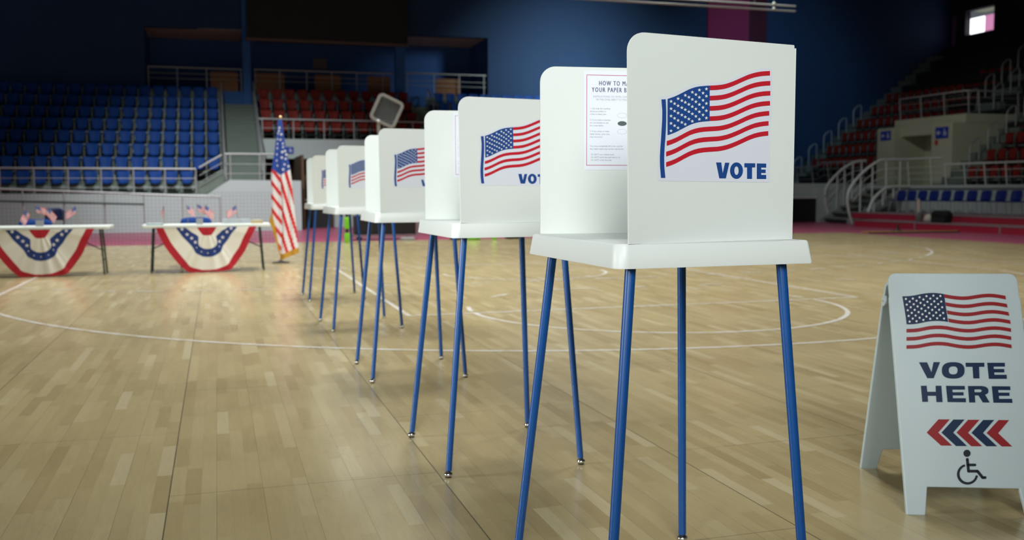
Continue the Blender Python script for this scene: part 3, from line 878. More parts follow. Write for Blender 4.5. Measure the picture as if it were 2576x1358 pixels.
# ------------------------------------------------------------------ rails
def rail_thing(name, path, h, posts, mids, label, cat='railing', group=None, r=.032, mt=None, lean=(0, 0), rp=.022, rm=.011):
    """path: floor-level points the rail follows; posts: fractions; mids: heights of thin rails."""
    mt = mt or M['rail']
    o = tag(empty(name, path[0]), label, cat, group)
    base = Vector(path[0])
    P = [Vector(p) - base for p in path]
    L = Vector((lean[0], lean[1], 0))
    b = MB(); b.tube([p + L + Vector((0, 0, h)) for p in P], r, 10); b.build('handrail', mt, o)
    lens = [0]
    for a, c in zip(P, P[1:]): lens.append(lens[-1] + (c - a).length)
    def at(f):
        d = f * lens[-1]
        for i in range(len(P) - 1):
            if d <= lens[i + 1] + 1e-6:
                return P[i].lerp(P[i + 1], (d - lens[i]) / max(lens[i + 1] - lens[i], 1e-6))
        return P[-1]
    for f in posts:
        p = at(f); b = MB(); b.tube([p, p + L + Vector((0, 0, h))], rp, 8); b.build('post', mt, o)
    for mz in mids:
        b = MB(); b.tube([p + L * (mz / h) + Vector((0, 0, mz)) for p in P], rm, 6); b.build('mid_rail', mt, o)
    return o
def fr(n): return [i / (n - 1) for i in range(n)]

# ------------------------------------------------------------------ back stand (beyond the tables)
def poly_wall(pts, y, th, m, name):
    b = MB(); b.prism([(x, y, z) for x, z in pts], (0, th, 0)); return struct(b.build(name, m))
poly_wall([(-9, 0), (2.64, 0), (2.64, 1.60), (.42, 1.63), (-.27, 1.18), (-9, 1.22)], 32, .18, M['wall_white'], 'wall_back_front')
# stepped terrace for the blue block
def terrace(name, x0, x1, rows, y_of, z_of, depth, base, m):
    b = MB()
    for r in rows: b.box((x0, y_of(r) - depth * .55, base), (x1, y_of(r) + depth * .45 + .02, z_of(r)))
    return struct(b.build(name, m))
ROWY = lambda r: 33 + .85 * r
ROWZ = lambda r: 1.14 + .475 * r
b = MB()
for r in range(1, 8): b.box((-9, ROWY(r) - .47, 0), (.26, ROWY(r) + .40 + (.7 if r == 7 else 0), ROWZ(r)))
struct(b.build('trim_terrace', M['dark_concrete']))
b = MB(); b.box((-9, 32.18, 0), (-.45, 33.42, ROWZ(0))); b.box((-.45, 32.18, 0), (.26, 33.42, .9)); b.box((-9, 33.36, 1.14), (.26, 33.44, 1.60)); b.prism([(-.55, 32.25, 1.1), (.27, 32.25, 1.5), (.27, 32.25, 1.98), (-.55, 32.25, 1.46)], (0, .06, 0)); struct(b.build('trim_terrace_front', M['concrete']))
b = MB(); b.box((-9, 33.0, 1.37), (-.62, 33.06, 1.42)); struct(b.build('trim_seat_beam', M['rail']))
b = MB()
for i in range(18): b.box((.30, 32.9 + .38 * i, 0), (1.46, 32.9 + .38 * (i + 1) + .02, 1.5 + .185 * i))
b.box((.30, 32.18, 0), (1.46, 32.9, 1.5))
struct(b.build('trim_stairs', M['concrete']))
for x, nm in ((.25, 'trim_stringer'), (1.46, 'trim_stringer')):
    b = MB(); b.prism([(x, 32.5, 1.2), (x, 39.9, 4.8), (x, 39.9, 5.25), (x, 32.5, 1.75)], (.07, 0, 0)); struct(b.build(nm, M['rail']))
# red block on its parapet
b = MB()
for r in range(4, 8): b.box((1.56, ROWY(r) - .47, 3.0), (7.6, ROWY(r) + .40 + (.7 if r == 7 else 0), ROWZ(r)))
struct(b.build('trim_red_terrace', M['dark_concrete']))
poly_wall([(1.53, 2.42), (7.7, 2.42), (7.7, 3.12), (1.53, 3.12)], 35.4, .25, M['wall_white'], 'wall_parapet')
# passage under the red block
poly_wall([(1.53, 0), (7.9, 0), (7.9, 2.6), (1.53, 2.6)], 36.4, .1, M['dark_door'], 'wall_passage')
for x in (1.5, 1.62, 2.28):
    b = MB(); b.box((x, 35.6, 0), (x + .10, 35.75, 2.45)); struct(b.build('trim_passage_post', M['wall_white']))
b = MB(); b.box((2.7, 32.4, 0), (2.78, 36.4, 2.45)); struct(b.build('wall_passage_side', M['dark_door']))
# terrace nearer the tilted backboard
b = MB()
for r in range(4, 8): b.box((8.55, ROWY(r) - .47, 0), (20.6, ROWY(r) + .40 + (.7 if r == 7 else 0), ROWZ(r)))
struct(b.build('trim_far_terrace', M['dark_concrete']))
b = MB()
for i in range(14): b.box((7.7, 34.4 + .38 * i, 0), (8.5, 34.4 + .38 * (i + 1) + .02, 2.3 + .185 * i))
struct(b.build('trim_far_stairs', M['concrete']))
# front wall beneath the far terrace, with dark boards
poly_wall([(3.9, 0), (20.6, 0), (20.6, 2.1), (3.9, 2.1)], 34.2, .15, M['wall_white'], 'wall_far_front')

# seats
def make_seat(shell_mat):
    NX = 6
    prof = [(-.165, .37, .112), (-.182, .385, .120), (-.172, .405, .124), (-.10, .398, .128), (.02, .39, .131), (.10, .405, .134), (.135, .46, .144), (.155, .56, .164), (.175, .68, .186), (.19, .765, .200), (.20, .79, .192), (.215, .785, .186)]
    vs = []
    for k, (y, z, hw) in enumerate(prof):
        for i in range(NX + 1):
            s = i / NX * 2 - 1
            back = k > 5
            vs.append((s * hw, y - (.035 * s * s if back else 0), z + (0 if back else .02 * s * s) - (.012 * abs(s) ** 3 if k >= 10 else 0)))
    n = NX + 1
    b = MB(); b.add(vs, [(i * n + j, i * n + j + 1, (i + 1) * n + j + 1, (i + 1) * n + j) for i in range(len(prof) - 1) for j in range(NX)], 0, True)
    o = b.build('stadium_seat', shell_mat)
    bm = bmesh.new(); bm.from_mesh(o.data); bmesh.ops.solidify(bm, geom=bm.faces[:], thickness=.012); bm.to_mesh(o.data); bm.free()
    for p in o.data.polygons: p.use_smooth = True
    b = MB(); b.box((.231, .10, .26), (.251, .15, .66)); b.box((.226, .13, 0), (.254, .17, .34)); b.box((-.1, .08, .28), (.24, .12, .33))
    k = b.build('bracket', M['bracket'], o)
    return o
seat_blue = make_seat(M['seat_blue']); seat_red = make_seat(M['seat_red'])
used = {}
def put_seat(proto, loc, rz, label, group):
    if proto.name not in used: o = proto; used[proto.name] = 1
    else: o = copy_tree(proto)
    o.location = loc; o.rotation_euler = (0, 0, rz)
    return tag(o, label, 'seat', group)
for r in range(8):
    xe = -.90 if r == 0 else -.05
    nseat = int((xe + 6.5 + .14 * r) / .482) + 3
    for i in range(nseat):
        put_seat(seat_blue, (xe - .482 * i, ROWY(r), ROWZ(r)), 0, 'blue stadium seat behind the draped tables, %s row up, %s from the grey stairs' % (ORD[r + 1], ORD[i + 1]), 'blue seats behind the tables')
for r in range(4, 8):
    for i in range(12):
        x = 1.86 + .50 * i
        if x < 7.55: put_seat(seat_red, (x, ROWY(r), ROWZ(r)), 0, 'red stadium seat below the dark scoreboard, %s row up, %s from the grey stairs' % (ORD[r - 3], ORD[i + 1]), 'red seats below the scoreboard')
for r in (6, 7):
    for i in range(10):
        put_seat(seat_blue, (8.85 + .482 * i, ROWY(r), ROWZ(r)), 0, 'blue stadium seat beyond the tilted clear board, %s row, %s from its stairs' % ('top' if r == 7 else 'lower', ORD[i + 1]), 'blue seats beyond the tilted board')

# rails of the back stand
rail_thing('guard_rail', [(-7.4, 32.05, 1.21), (-.60, 32.05, 1.20)], .77, [(x + 7.4) / 6.80 for x in (-7.1, -6.17, -5.24, -4.3, -3.37, -2.44, -1.52, -.60)], [.47], 'long grey guard rail in front of the blue seats behind the tables')
rail_thing('guard_rail', [(-.50, 32.05, 1.24), (.20, 32.05, 1.65)], .77, [], [.30, .52], 'short sloping guard rail joining the blue seats to the grey stairs')
rail_thing('guard_rail', [(.29, 32.05, 1.63), (1.9, 32.05, 1.63)], .82, [.02, .10, .66, .75], [.20, .5], 'level guard rail across the foot of the grey stairs')
rail_thing('guard_rail', [(1.5, 35.45, 3.12), (7.5, 35.45, 3.10)], .70, [.02, .2, .38, .56, .74, .92, 1.0], [.38], 'grey guard rail in front of the red seats below the scoreboard')
o = rail_thing('ramp_rail', [(-6.2, 29.6, .45), (.1, 29.6, .18)], .92, fr(7), [], 'sloping pale ramp rail behind the net and stick flags')
b = MB(); b.tube([(0, -.05, .58), (4.2, -.05, .45)], .03, 8)
k = b.build('lower_tube', M['table_leg'], o); k['label'] = 'thin dark tube below the rail'
for x, y0, y1, z0, z1, lab in ((.3, 33, 39.6, 1.9, 5.3, 'stair rail between the blue seats and grey stairs'), (1.5, 33, 39.6, 2.2, 5.35, 'stair rail between the grey stairs and red seats')):
    b = MB(); b.tube([(x, y0, z0 + .3), (x, y1, z1 + .2)], .03, 8); tag(b.build('stair_rail', M['rail']), lab, 'railing')
rail_thing('stair_rail', [(8.5, 37.4, 3.6), (8.5, 39.6, 4.7)], .75, [0, .5, 1], [], 'short stair rail at the end of the blue seats beyond the tilted board')

# upper wall with recesses
UY = 40
b = MB()
b.prism([(x, UY, z) for x, z in ((-14, 0), (-14, 13), (-2.5, 13), (-2.5, 0))], (0, .3, 0))
b.prism([(x, UY, z) for x, z in ((-2.5, 7.58), (-2.5, 13), (11.2, 13), (11.2, 7.72))], (0, .3, 0))
b.prism([(x, UY, z) for x, z in ((11.2, 0), (11.2, 13), (36, 13), (36, 0))], (0, .3, 0))
struct(b.build('wall_back', M['wall_blue']))
b = MB(); b.box((.26, UY - .02, 0), (1.6, UY + .3, 5.2)); b.box((7.6, UY - .02, 0), (8.5, UY + .3, 5.2)); struct(b.build('wall_back_base', M['column']))
b = MB(); b.box((-2.5, UY + 3, 4), (11.2, UY + 3.2, 8.5)); struct(b.build('wall_recess', M['recess']))
b = MB(); b.box((-2.7, UY + .3, 4), (-2.5, UY + 3.2, 8.5)); b.box((11.2, UY + .3, 4), (11.4, UY + 3.2, 8.5)); struct(b.build('wall_recess_side', M['recess']))
b = MB(); b.box((-2.7, UY + .3, 5.1), (11.4, UY + 3.2, 5.2)); struct(b.build('floor_gallery', M['concrete']))
b = MB(); b.box((-2.5, UY + .05, 7.60), (1.13, UY + 3, 7.72)); b.box((7.6, UY + .05, 7.72), (11.2, UY + 3, 7.84)); struct(b.build('ceiling_soffit', M['soffit']))
b = MB(); b.box((1.13, UY + .3, 7.60), (7.6, UY + 3, 7.72)); struct(b.build('ceiling_recess', M['recess']))
for x0, x1 in ((1.13, 1.43), (7.2, 7.58)):
    b = MB(); b.box((x0, UY - .25, 4.3), (x1, UY + .1, 12)); struct(b.build('trim_column', M['column']))
b = MB(); b.box((1.3, UY - .5, 7.24), (7.66, UY - .3, 12.4)); sb = b.build('scoreboard', M['screen'])
tag(sb, 'large dark scoreboard on the blue wall above the red seats', 'scoreboard')
b = MB(); b.box((1.26, UY - .54, 7.14), (7.70, UY - .3, 7.24)); b.build('bottom_frame', M['frame_brown'], sb)
rail_thing('gallery_rail', [(-2.42, 40.1, 5.2), (1.1, 40.1, 5.2)], .88, [.01, .31, .62, .99], [.45, .65], 'gallery rail in the wall recess above the blue seats')
rail_thing('gallery_rail', [(1.55, 40.1, 5.2), (7.15, 40.1, 5.2)], .90, [.01, .18, .37, .55, .73, .92], [.45, .65], 'gallery rail in the recess under the scoreboard')
rail_thing('gallery_rail', [(7.65, 40.1, 5.2), (11.15, 40.1, 5.2)], .95, [.02, .35, .66, .97], [.45, .65], 'gallery rail in the recess beyond the tilted clear board')
for x0, x1, lab in ((-.1, .95, 'brown board behind the gallery rail above the blue seats'), (1.58, 2.75, 'brown board behind the gallery rail, nearest the blue column'), (3.95, 5.0, 'brown board at the middle of the gallery rail under the scoreboard'), (6.1, 7.05, 'brown board at the far end of the gallery rail under the scoreboard'), (9.0, 10.05, 'brown board behind the gallery rail beyond the tilted clear board')):
    b = MB(); b.box((x0, 40.25, 5.2), (x1, 40.30, 5.98)); tag(b.build('wooden_board', M['board']), lab, 'board', 'brown boards in the gallery')
b = MB(); b.box((4.15, 42.9, 6.55), (4.75, 42.98, 7.0)); tag(b.build('wall_plate', M['beige']), 'small beige plate on the recess wall under the scoreboard', 'plate')
# pink band of wall far along, and lighting pipes
b = MB(); b.box((21.55, UY - .12, 0), (23.65, UY, 13)); struct(b.build('trim_magenta_panel', M['banner']))
b = MB(); b.box((23.65, UY - .10, 0), (24.6, UY, 13)); struct(b.build('trim_maroon_panel', M['banner_dark']))
pr = tag(empty('lighting_pipe', (9, 25, 0)), 'pair of thin pale pipes hanging high before the magenta wall panel', 'pipe')
for z0, z1 in ((6.62, 6.60), (6.46, 6.46)):
    b = MB(); b.tube([(-5, 0, z0), (7.35, 0, z1)], .028, 8); b.build('pipe', M['rail'], pr)
b = MB(); b.lathe([(0, .05), (.035, .03), (.045, 0), (.03, -.04), (0, -.05)], (6.62, -.02, 6.64), 12); b.lathe([(0, .05), (.035, .03), (.045, 0), (.03, -.04), (0, -.05)], (6.62, -.02, 6.50), 12); b.build('clamp', M['rail_white'], pr)
b = MB()
for xx in (-4, 1, 6): b.tube([(xx, 0, 6.6), (xx, 0, 13)], .006, 6)
b.build('hanger', M['rail'], pr)
# blue direction plates near the passage
def plate(name, c, w, h, nrm, label, group=None, marks=True):
    n = Vector(nrm); s = Vector((0, 0, 1)).cross(n).normalized() * -1
    b = MB(); c = Vector(c); z = Vector((0, 0, 1))
    b.prism([c + s * (sx * w / 2) + z * (sz * h / 2) for sx, sz in ((-1, -1), (1, -1), (1, 1), (-1, 1))], n * .012)
    o = b.build(name, M['sign_blue'])
    if marks:
        b = MB(); f = c + n * .014
        def q(pts): b.add([f + s * (x * w) + z * (y * h) for x, y in pts], [tuple(range(len(pts)))])
        q([(.10, -.07), (.26, -.07), (.26, .07), (.10, .07)]); q([(.24, -.24), (.42, 0), (.24, .24)])     # arrow
        q([(-.36, -.3), (-.28, -.3), (-.20, .02), (-.30, .05)]); q([(-.26, .02), (-.18, .02), (-.10, -.22), (-.17, -.26)]); q([(-.40, .02), (-.14, .14), (-.12, .06), (-.36, -.06)])  # running figure
        q(ellipse(-.22, .24, .05, .09, 10))
        b.build('pictogram', M['sign_mark'], o, recalc=False)
    return tag(o, label, 'sign', group)
plate('exit_sign', (2.47, 35.38, 2.72), .42, .24, (0, -1, 0), 'blue exit sign on the white parapet behind the tall flag')
plate('exit_sign', (1.85, 31.985, 1.28), .22, .26, (0, -1, 0), 'small blue sign on the white front wall, partly behind the tall flag', marks=True)

# ------------------------------------------------------------------ net in front of the stand
b = MB(); NY = 24.6; t = .0022
x = -6.5
while x < 1.36:
    b.add([(x - t, NY, 0), (x + t, NY, 0), (x + t, NY, 1.24), (x - t, NY, 1.24), (x, NY + .004, 0), (x, NY + .004, 1.24)], [(0, 1, 2, 3), (1, 4, 5, 2), (4, 0, 3, 5)]); x += .085
z = .0
while z < 1.26:
    sag = .01 * math.sin(z * 9)
    b.add([(-6.5, NY, z - t + sag), (1.36, NY, z - t), (1.36, NY, z + t), (-6.5, NY, z + t + sag), (-6.5, NY + .004, z + sag), (1.36, NY + .004, z)], [(0, 1, 2, 3), (3, 2, 5, 4), (4, 5, 1, 0)]); z += .088
nt_ = b.build('sports_net', M['net'])
tag(nt_, 'fine grey sports net stretched behind the tables in front of the white wall', 'net')

# ------------------------------------------------------------------ portable backboard and floor gear
root = tag(empty('portable_backboard', (4.0, 24.9, 0)), 'clear square backboard with pale rounded frame, tilted on its black rolling base', 'backboard')
b = MB(); b.box((-.62, -.3, .14), (.92, .3, .62)); bevel(b.build('base', M['black'], root), .02)
b = MB(); b.box((-.70, -.34, .08), (1.0, .34, .14)); b.box((.92, -.34, .14), (.98, .34, .62)); b.build('base_frame', M['step_edge'], root)
for sx in (-.5, .8):
    for sy in (-.25, .25):
        b = MB(); b.tube([(sx, sy - .02, .04), (sx, sy + .02, .04)], .04, 12); b.build('caster', M['rubber'], root)
b = MB(); b.tube([(.1, 0, .6), (.1, .02, 2.2), (.02, -.06, 3.08)], .05, 12); b.build('post', M['rail'], root)
ang = rad(-25)
def tb_pts(w, h, r): return [(x * math.cos(ang) - z * math.sin(ang), x * math.sin(ang) + z * math.cos(ang)) for x, z in round_rect(w / 2, h / 2, r, 6)]
cx, cz = .245, 3.31
b = MB(); o_, i_ = tb_pts(.70, .73, .12), tb_pts(.56, .59, .06); n = len(o_)
vs = [(cx + x, -.12, cz + z) for x, z in o_] + [(cx + x, -.12, cz + z) for x, z in i_] + [(cx + x, -.06, cz + z) for x, z in o_] + [(cx + x, -.06, cz + z) for x, z in i_]
b.add(vs, [(j, (j + 1) % n, n + (j + 1) % n, n + j) for j in range(n)] + [(2 * n + j, 2 * n + (j + 1) % n, 3 * n + (j + 1) % n, 3 * n + j) for j in range(n)] +
      [(j, (j + 1) % n, 2 * n + (j + 1) % n, 2 * n + j) for j in range(n)] + [(n + j, n + (j + 1) % n, 3 * n + (j + 1) % n, 3 * n + j) for j in range(n)])
b.build('board_frame', M['bin_grey'], root)
b = MB(); b.prism([(cx + x, -.095, cz + z) for x, z in i_], (0, .012, 0)); b.build('board_panel', M['glass'], root)
b = MB(); b.lathe([(0, .04), (.03, .03), (.045, 0), (.03, -.03), (0, -.04)], (cx - .23, -.14, cz - .27), 12); b.build('clamp', M['rail_white'], root)

def post_pad(x, y, lab, h=.62):
    r = tag(empty('padded_post', (x, y, 0)), lab, 'post', 'lime padded posts on the floor')
    for z0, z1 in ((.0, .24), (.34, h)):
        b = MB(); b.lathe([(0, z0), (.055, z0), (.062, z0 + .02), (.062, z1 - .02), (.055, z1), (0, z1)], n=16); b.build('pad', M['lime'], r)
    b = MB(); b.tube([(0, 0, .0), (0, 0, h + .1)], .035, 10); b.build('core', M['black'], r)
    return r
post_pad(3.02, 23.6, 'lime padded post standing beside the black rolling base')
post_pad(6.78, 23.7, 'lime padded post visible below the second nearest booth tray', .6)
b = MB()
b.lathe([(0, 0), (.17, 0), (.2, .06), (.16, .16), (.06, .22), (0, .22)], (6.28, 23.9, 0), 14); tag(b.build('kit_bag', M['lime']), 'lime green bag on the floor beside the lime padded post', 'bag')
b = MB(); b.box((5.72, 23.9, 0), (6.0, 24.2, .26)); tag(bevel(b.build('equipment_case', M['black']), .03), 'black case on the floor beside the lime green bag', 'case', 'black cases on the floor')
b = MB(); b.box((7.2, 23.9, 0), (7.62, 24.2, .26)); tag(bevel(b.build('equipment_case', M['black']), .03), 'black case beyond the lime padded post, before the pink border', 'case', 'black cases on the floor')
b = MB(); b.box((4.45, 24.0, 0), (4.78, 24.35, .08)); tag(bevel(b.build('grey_box', M['bin_grey']), .01), 'flat grey box in front of the black rolling base', 'box')

# dark boards along the far front wall
for i, (x0, x1) in enumerate(((2.9, 3.75), (19.3, 20.6), (20.75, 22.3))):
    y = 33.6 if i == 0 else 32.4
    b = MB(); b.box((x0, y, .0), (x1, y + .08, .92)); o = b.build('black_board', M['black'])
    b = MB(); b.box((x0, y - .02, .92), (x1, y + .1, .99)); b.build('top_rail', M['rail_white'], o)
    tag(o, ['black board beside the white front wall behind the last booth', 'black board beyond the nearest booth, one away from the curved stairs', 'black board standing next to the curved white stair rails'][i], 'board', 'black boards along the stand')

# ------------------------------------------------------------------ side stand
TR = lambda r: 25.6 + .8 * r
TZ2 = lambda r: 1.27 + .615 * r
# red carpet steps
def carpet(x0, x1, y0, y1, z0, z1, cuts, nm):
    b = MB(); b.box((x0, y0, z0), (x1, y1, z1), 0)
    b.box((x0 - .015, y0, z1 - .02), (x1, y1, z1 + .012), 1)
    for c in cuts: b.box((x0 - .012, c - .03, z0), (x0 + .02, c + .03, z1 - .02), 1)
    return struct(b.build(nm, [M['step_red'], M['step_edge']]))
carpet(20.95, 36, -6, 28.2, 0, .21, (25.2, 21.75), 'trim_red_step')
carpet(22.0, 36, -6, 29.75, .222, .43, (21.9,), 'trim_red_platform')
# walkway wall
b = MB(); b.box((24.45, -6, .44), (24.7, 31.9, 1.30)); struct(b.build('wall_walkway', M['wall_white']))
b = MB(); b.box((24.35, -6, 1.30), (25.2, 32.0, 1.40)); struct(b.build('trim_walkway', M['wall_white']))
b = MB(); b.box((22.3, 31.95, 0), (25.2, 40, 1.30)); b.box((20.7, 32.6, .95), (25.2, 32.75, 1.50)); struct(b.build('wall_corner', M['wall_white']))
b = MB()
for r in range(0, 13):
    b.box((TR(r) - .42, -6, 1.0), (TR(r) + .40, 39.2, TZ2(r))) if r > 3 else None
    if r <= 3:
        b.box((TR(r) - .42, -6, 1.0), (TR(r) + .40, 28.4, TZ2(r))); b.box((TR(r) - .42, 33.7, 1.0), (TR(r) + .40, 39.2, TZ2(r)))
struct(b.build('trim_side_terrace', M['dark_concrete']))
b = MB()
for i in range(11): b.box((25.2 + .4 * i, 28.35, 1.0), (25.2 + .4 * (i + 1) + .02, 29.45, 1.40 + .3 * i))
for i in range(22): b.box((25.2 + .4 * i, 39.15, 1.0), (25.2 + .4 * (i + 1) + .02, 39.98, 1.40 + .3 * i))
for i in range(16): b.box((28.9 + .4 * i, 31.1, 3.0), (28.9 + .4 * (i + 1) + .02, 32.4, 4.1 + .3 * i))
struct(b.build('trim_side_stairs', M['concrete']))
# entrance block
b = MB()
b.box((26, 32.6, 1.3), (28.9, 33.65, 3.72)); b.box((26, 29.42, 1.3), (28.9, 30.5, 3.72)); b.box((26.3, 30.5, 3.35), (28.9, 32.6, 3.72))
b.box((26.55, 29.40, 3.72), (29.2, 33.3, 4.05)); b.box((28.9, 29.42, 2.0), (29.6, 30.5, 3.72))
struct(b.build('wall_entrance', M['wall_cream']))
b = MB(); b.box((27.5, 30.5, 1.3), (27.6, 31.55, 3.3)); struct(b.build('door_entrance', M['dark_door']))
b = MB(); b.box((27.5, 31.55, 1.3), (27.6, 32.6, 3.35)); struct(b.build('wall_entrance_lobby', M['wall_cream']))
plate('exit_sign', (25.985, 33.12, 3.42), .62, .38, (-1, 0, 0), 'blue exit sign on the cream entrance block, on its pillar nearer the curved rails', 'exit signs on the entrance block')
o = plate('exit_sign', (25.985, 29.95, 3.36), .66, .42, (-1, 0, 0), 'blue exit sign with arrow on the cream entrance block, beside the stepped aisle', 'exit signs on the entrance block')
b = MB(); b.box((25.97, 30.15, 2.92), (25.99, 30.30, 3.10)); tag(b.build('fire_notice', M['red_mark']), 'tiny red notice below the blue exit sign beside the stepped aisle', 'notice')
rail_thing('deck_rail', [(26.75, 33.2, 4.05), (26.75, 29.6, 4.05), (27.1, 29.5, 4.05), (29.2, 29.5, 4.05)], .85, [.0, .2, .41, .61, .68, .98], [.35, .6], 'grey rail around the top of the cream entrance block', lean=(-.08, 0))
rail_thing('walkway_rail', [(24.55, 28.0, 1.40), (24.55, 18, 1.40)], .72, [i * .091 for i in range(12)], [.25, .5], 'long rail on the ledge above the row of blue chairs', mt=M['rail_white'], lean=(-.10, 0))
rail_thing('walkway_rail', [(24.55, 31.2, 1.40), (24.55, 28.4, 1.40), (24.55, 28.12, 1.40)], .97, [.02, .42, .80], [.22, .44, .66], 'higher rail on the ledge in front of the cream entrance block', mt=M['rail_white'], lean=(-.10, 0))
rail_thing('walkway_rail', [(24.3, 40, 1.40), (24.3, 35.2, 1.40), (24.3, 34.8, 1.55), (24.3, 32.2, 1.55)], .82, fr(8), [.3, .55], 'rail in front of the dark red seats next to the blue wall', lean=(-.12, 0))
# curved stair with handrails
b = MB()
for i in range(6): b.box((22.15 + .36 * i, 30.12, .215 * (i + 1) - .06), (22.15 + .36 * (i + 1) + .04, 31.68, .215 * (i + 1)))
b.box((24.2, 30.12, 1.23), (24.44, 31.68, 1.30))
st_o = b.build('staircase', M['concrete'])
tag(st_o, 'grey open stairs between the two curved white handrails', 'stairs')
for y in (30.0, 31.70):
    b = MB(); b.prism([(22.05, y, .0), (22.5, y, .0), (24.43, y, 1.1), (24.43, y, 1.36), (22.05, y, .16)], (0, .1, 0)); b.build('stringer', M['rail'], st_o)
def curved(name, pts, y, label, mids=True):
    o = tag(empty(name, (pts[0][0], y, 0)), label, 'railing', 'curved white handrails of the stairs')
    bx_ = pts[0][0]
    P = [Vector((x - bx_, 0, z)) for x, z in pts]
    fine = []
    for i in range(len(P) - 1):
        a = P[max(i - 1, 0)]; d = P[min(i + 2, len(P) - 1)]
        for k in range(6):
            t = k / 6
            fine.append(.5 * ((2 * P[i]) + (P[i + 1] - a) * t + (2 * a - 5 * P[i] + 4 * P[i + 1] - d) * t * t + (3 * P[i] - a - 3 * P[i + 1] + d) * t ** 3))
    fine.append(P[-1])
    b = MB(); b.tube(fine, .05, 12); b.build('handrail', M['rail_white'], o)
    xm = max(p.x for p in P)
    for f in (.12, .35, .62, .9):
        x = lerp(.05, xm - .05, f)
        zt = max(p.z for p in fine if abs(p.x - x) < .12) if [p for p in fine if abs(p.x - x) < .12] else P[-1].z
        zb = max(.0, min(1.36, (x + bx_ - 22.05) * .6))
        if zt - zb > .15:
            b = MB(); b.tube([(x, 0, zb), (x, 0, zt)], .028, 8); b.build('baluster', M['rail_white'], o)
    if mids:
        for dz in (.35, .65):
            b = MB(); b.tube([(p.x + dz * .25 * (1 if p.z < 1.4 else 0), 0, max(.1, p.z - dz)) for p in fine if p.z > 1.2], .014, 6); b.build('mid_rail', M['rail_white'], o)
    return o
curved('curved_handrail', [(22.66, .02), (22.48, .37), (22.34, .9), (22.38, 1.28), (22.58, 1.59), (23.11, 2.05), (23.64, 2.31), (24.14, 2.37)], 31.9, 'curved white stair handrail next to the black boards')
curved('curved_handrail', [(22.12, .02), (21.95, .5), (21.89, .99), (22.06, 1.41), (22.59, 1.93), (23.18, 2.29), (23.56, 2.34), (24.4, 2.36)], 29.9, 'curved white stair handrail next to the blue chairs, the taller inner one')
curved('curved_handrail', [(22.55, .44), (22.66, .7), (22.81, .94), (23.14, 1.22), (23.48, 1.34), (24.3, 1.36)], 29.6, 'low curved white rail ending at the row of blue chairs', False)

# dark red seats of the side stand (they face the court)
RZ = -PI / 2
for r in range(1, 7):
    y0 = 38.75; n = 10 if r < 4 else 12
    for i in range(n):
        y = y0 - .5 * i
        if y < 33.85: break
        put_seat(seat_red, (TR(r), y, TZ2(r)), RZ, 'dark red seat beside the blue wall, %s row up, %s from the wall-side steps' % (ORD[r], ORD[i + 1]), 'dark red seats next to the blue wall')
for r in range(0, 5):
    for i in range(11):
        y = 28.1 - .5 * i
        if r == 4 and i > 6: break
        put_seat(seat_red, (TR(r), y, TZ2(r)), RZ, 'dark red seat above the blue chairs, %s row up, %s from the stepped aisle' % (ORD[r + 1], ORD[i + 1]), 'dark red seats above the blue chairs')
for r in range(4, 8):
    for i in range(4):
        put_seat(seat_red, (TR(r) + .4, 32.75 + .5 * i, TZ2(r)), RZ, 'dark red seat behind the entrance block rail, %s row up, %s from the upper aisle' % (ORD[r - 3], ORD[i + 1]), 'dark red seats behind the entrance block')
# hoop handrails
def hoop(x, y, z, lab, grp, proto=[None]):
    if proto[0] is None:
        b = MB(); b.tube([(0, 0, 0), (0, 0, .72), (.06, 0, .86), (.26, 0, 1.02), (.36, 0, 1.04), (.42, 0, .96), (.42, 0, .30)], .026, 10)
        o = proto[0] = b.build('hoop_handrail', M['rail'])
    else:
        o = proto[0].copy(); COL.objects.link(o)
    o.location = (x, y, z); return tag(o, lab, 'handrail', grp)
for i in range(5): hoop(25.75 + .8 * i, 39.25, 1.75 + .615 * i, 'grey hoop handrail on the steps along the blue wall, %s from the bottom' % ORD[i + 1], 'hoop handrails along the blue wall')
for i in range(4): hoop(26.2 + .8 * i, 28.75, 2.05 + .615 * i, 'grey hoop handrail beside the cream entrance block, %s step from the bottom' % ORD[i + 1], 'hoop handrails beside the entrance block')
for i in range(4): hoop(29.3 + .8 * i, 32.3, 4.3 + .615 * i, 'grey hoop handrail above the entrance block, far side of its aisle, %s up' % ORD[i + 1], 'hoop handrails above the entrance block')
for i in range(3): hoop(29.5 + .8 * i, 31.2, 4.4 + .615 * i, 'grey hoop handrail above the entrance block, near side of its aisle, %s up' % ORD[i + 1], 'hoop handrails above the entrance block')

# blue chairs on the platform
def side_chair():
    r = empty('plastic_chair'); NX = 8
    prof = [(.16, .44, .19), (.19, .52, .215), (.215, .62, .225), (.235, .72, .215), (.24, .77, .17)]
    vs = [(s * hw, y - .04 * s * s, z) for y, z, hw in prof for s in [i / NX * 2 - 1 for i in range(NX + 1)]]
    n = NX + 1
    b = MB(); b.add(vs, [(i * n + j, i * n + j + 1, (i + 1) * n + j + 1, (i + 1) * n + j) for i in range(len(prof) - 1) for j in range(NX)], 0, True)
    o = b.build('backrest', M['chair_blue'], r); sd = o.modifiers.new('thickness', 'SOLIDIFY'); sd.thickness = .02
    b = MB(); b.prism([(x, y, .41) for x, y in round_rect(.225, .21, .07, 5)], (0, 0, .035)); bevel(b.build('seat', M['chair_blue'], r), .012)
    for sx in (-1, 1):
        for sy in (-1, 1):
            b = MB(); b.tube([(sx * .22, sy * .2, 0), (sx * .18, sy * .16, .41)], .011, 8); b.build('leg', M['rail'], r)
        b = MB(); b.tube([(sx * .17, .15, .41), (sx * .17, .2, .56)], .011, 8); b.build('back_support', M['rail'], r)
    return r
sc = side_chair()
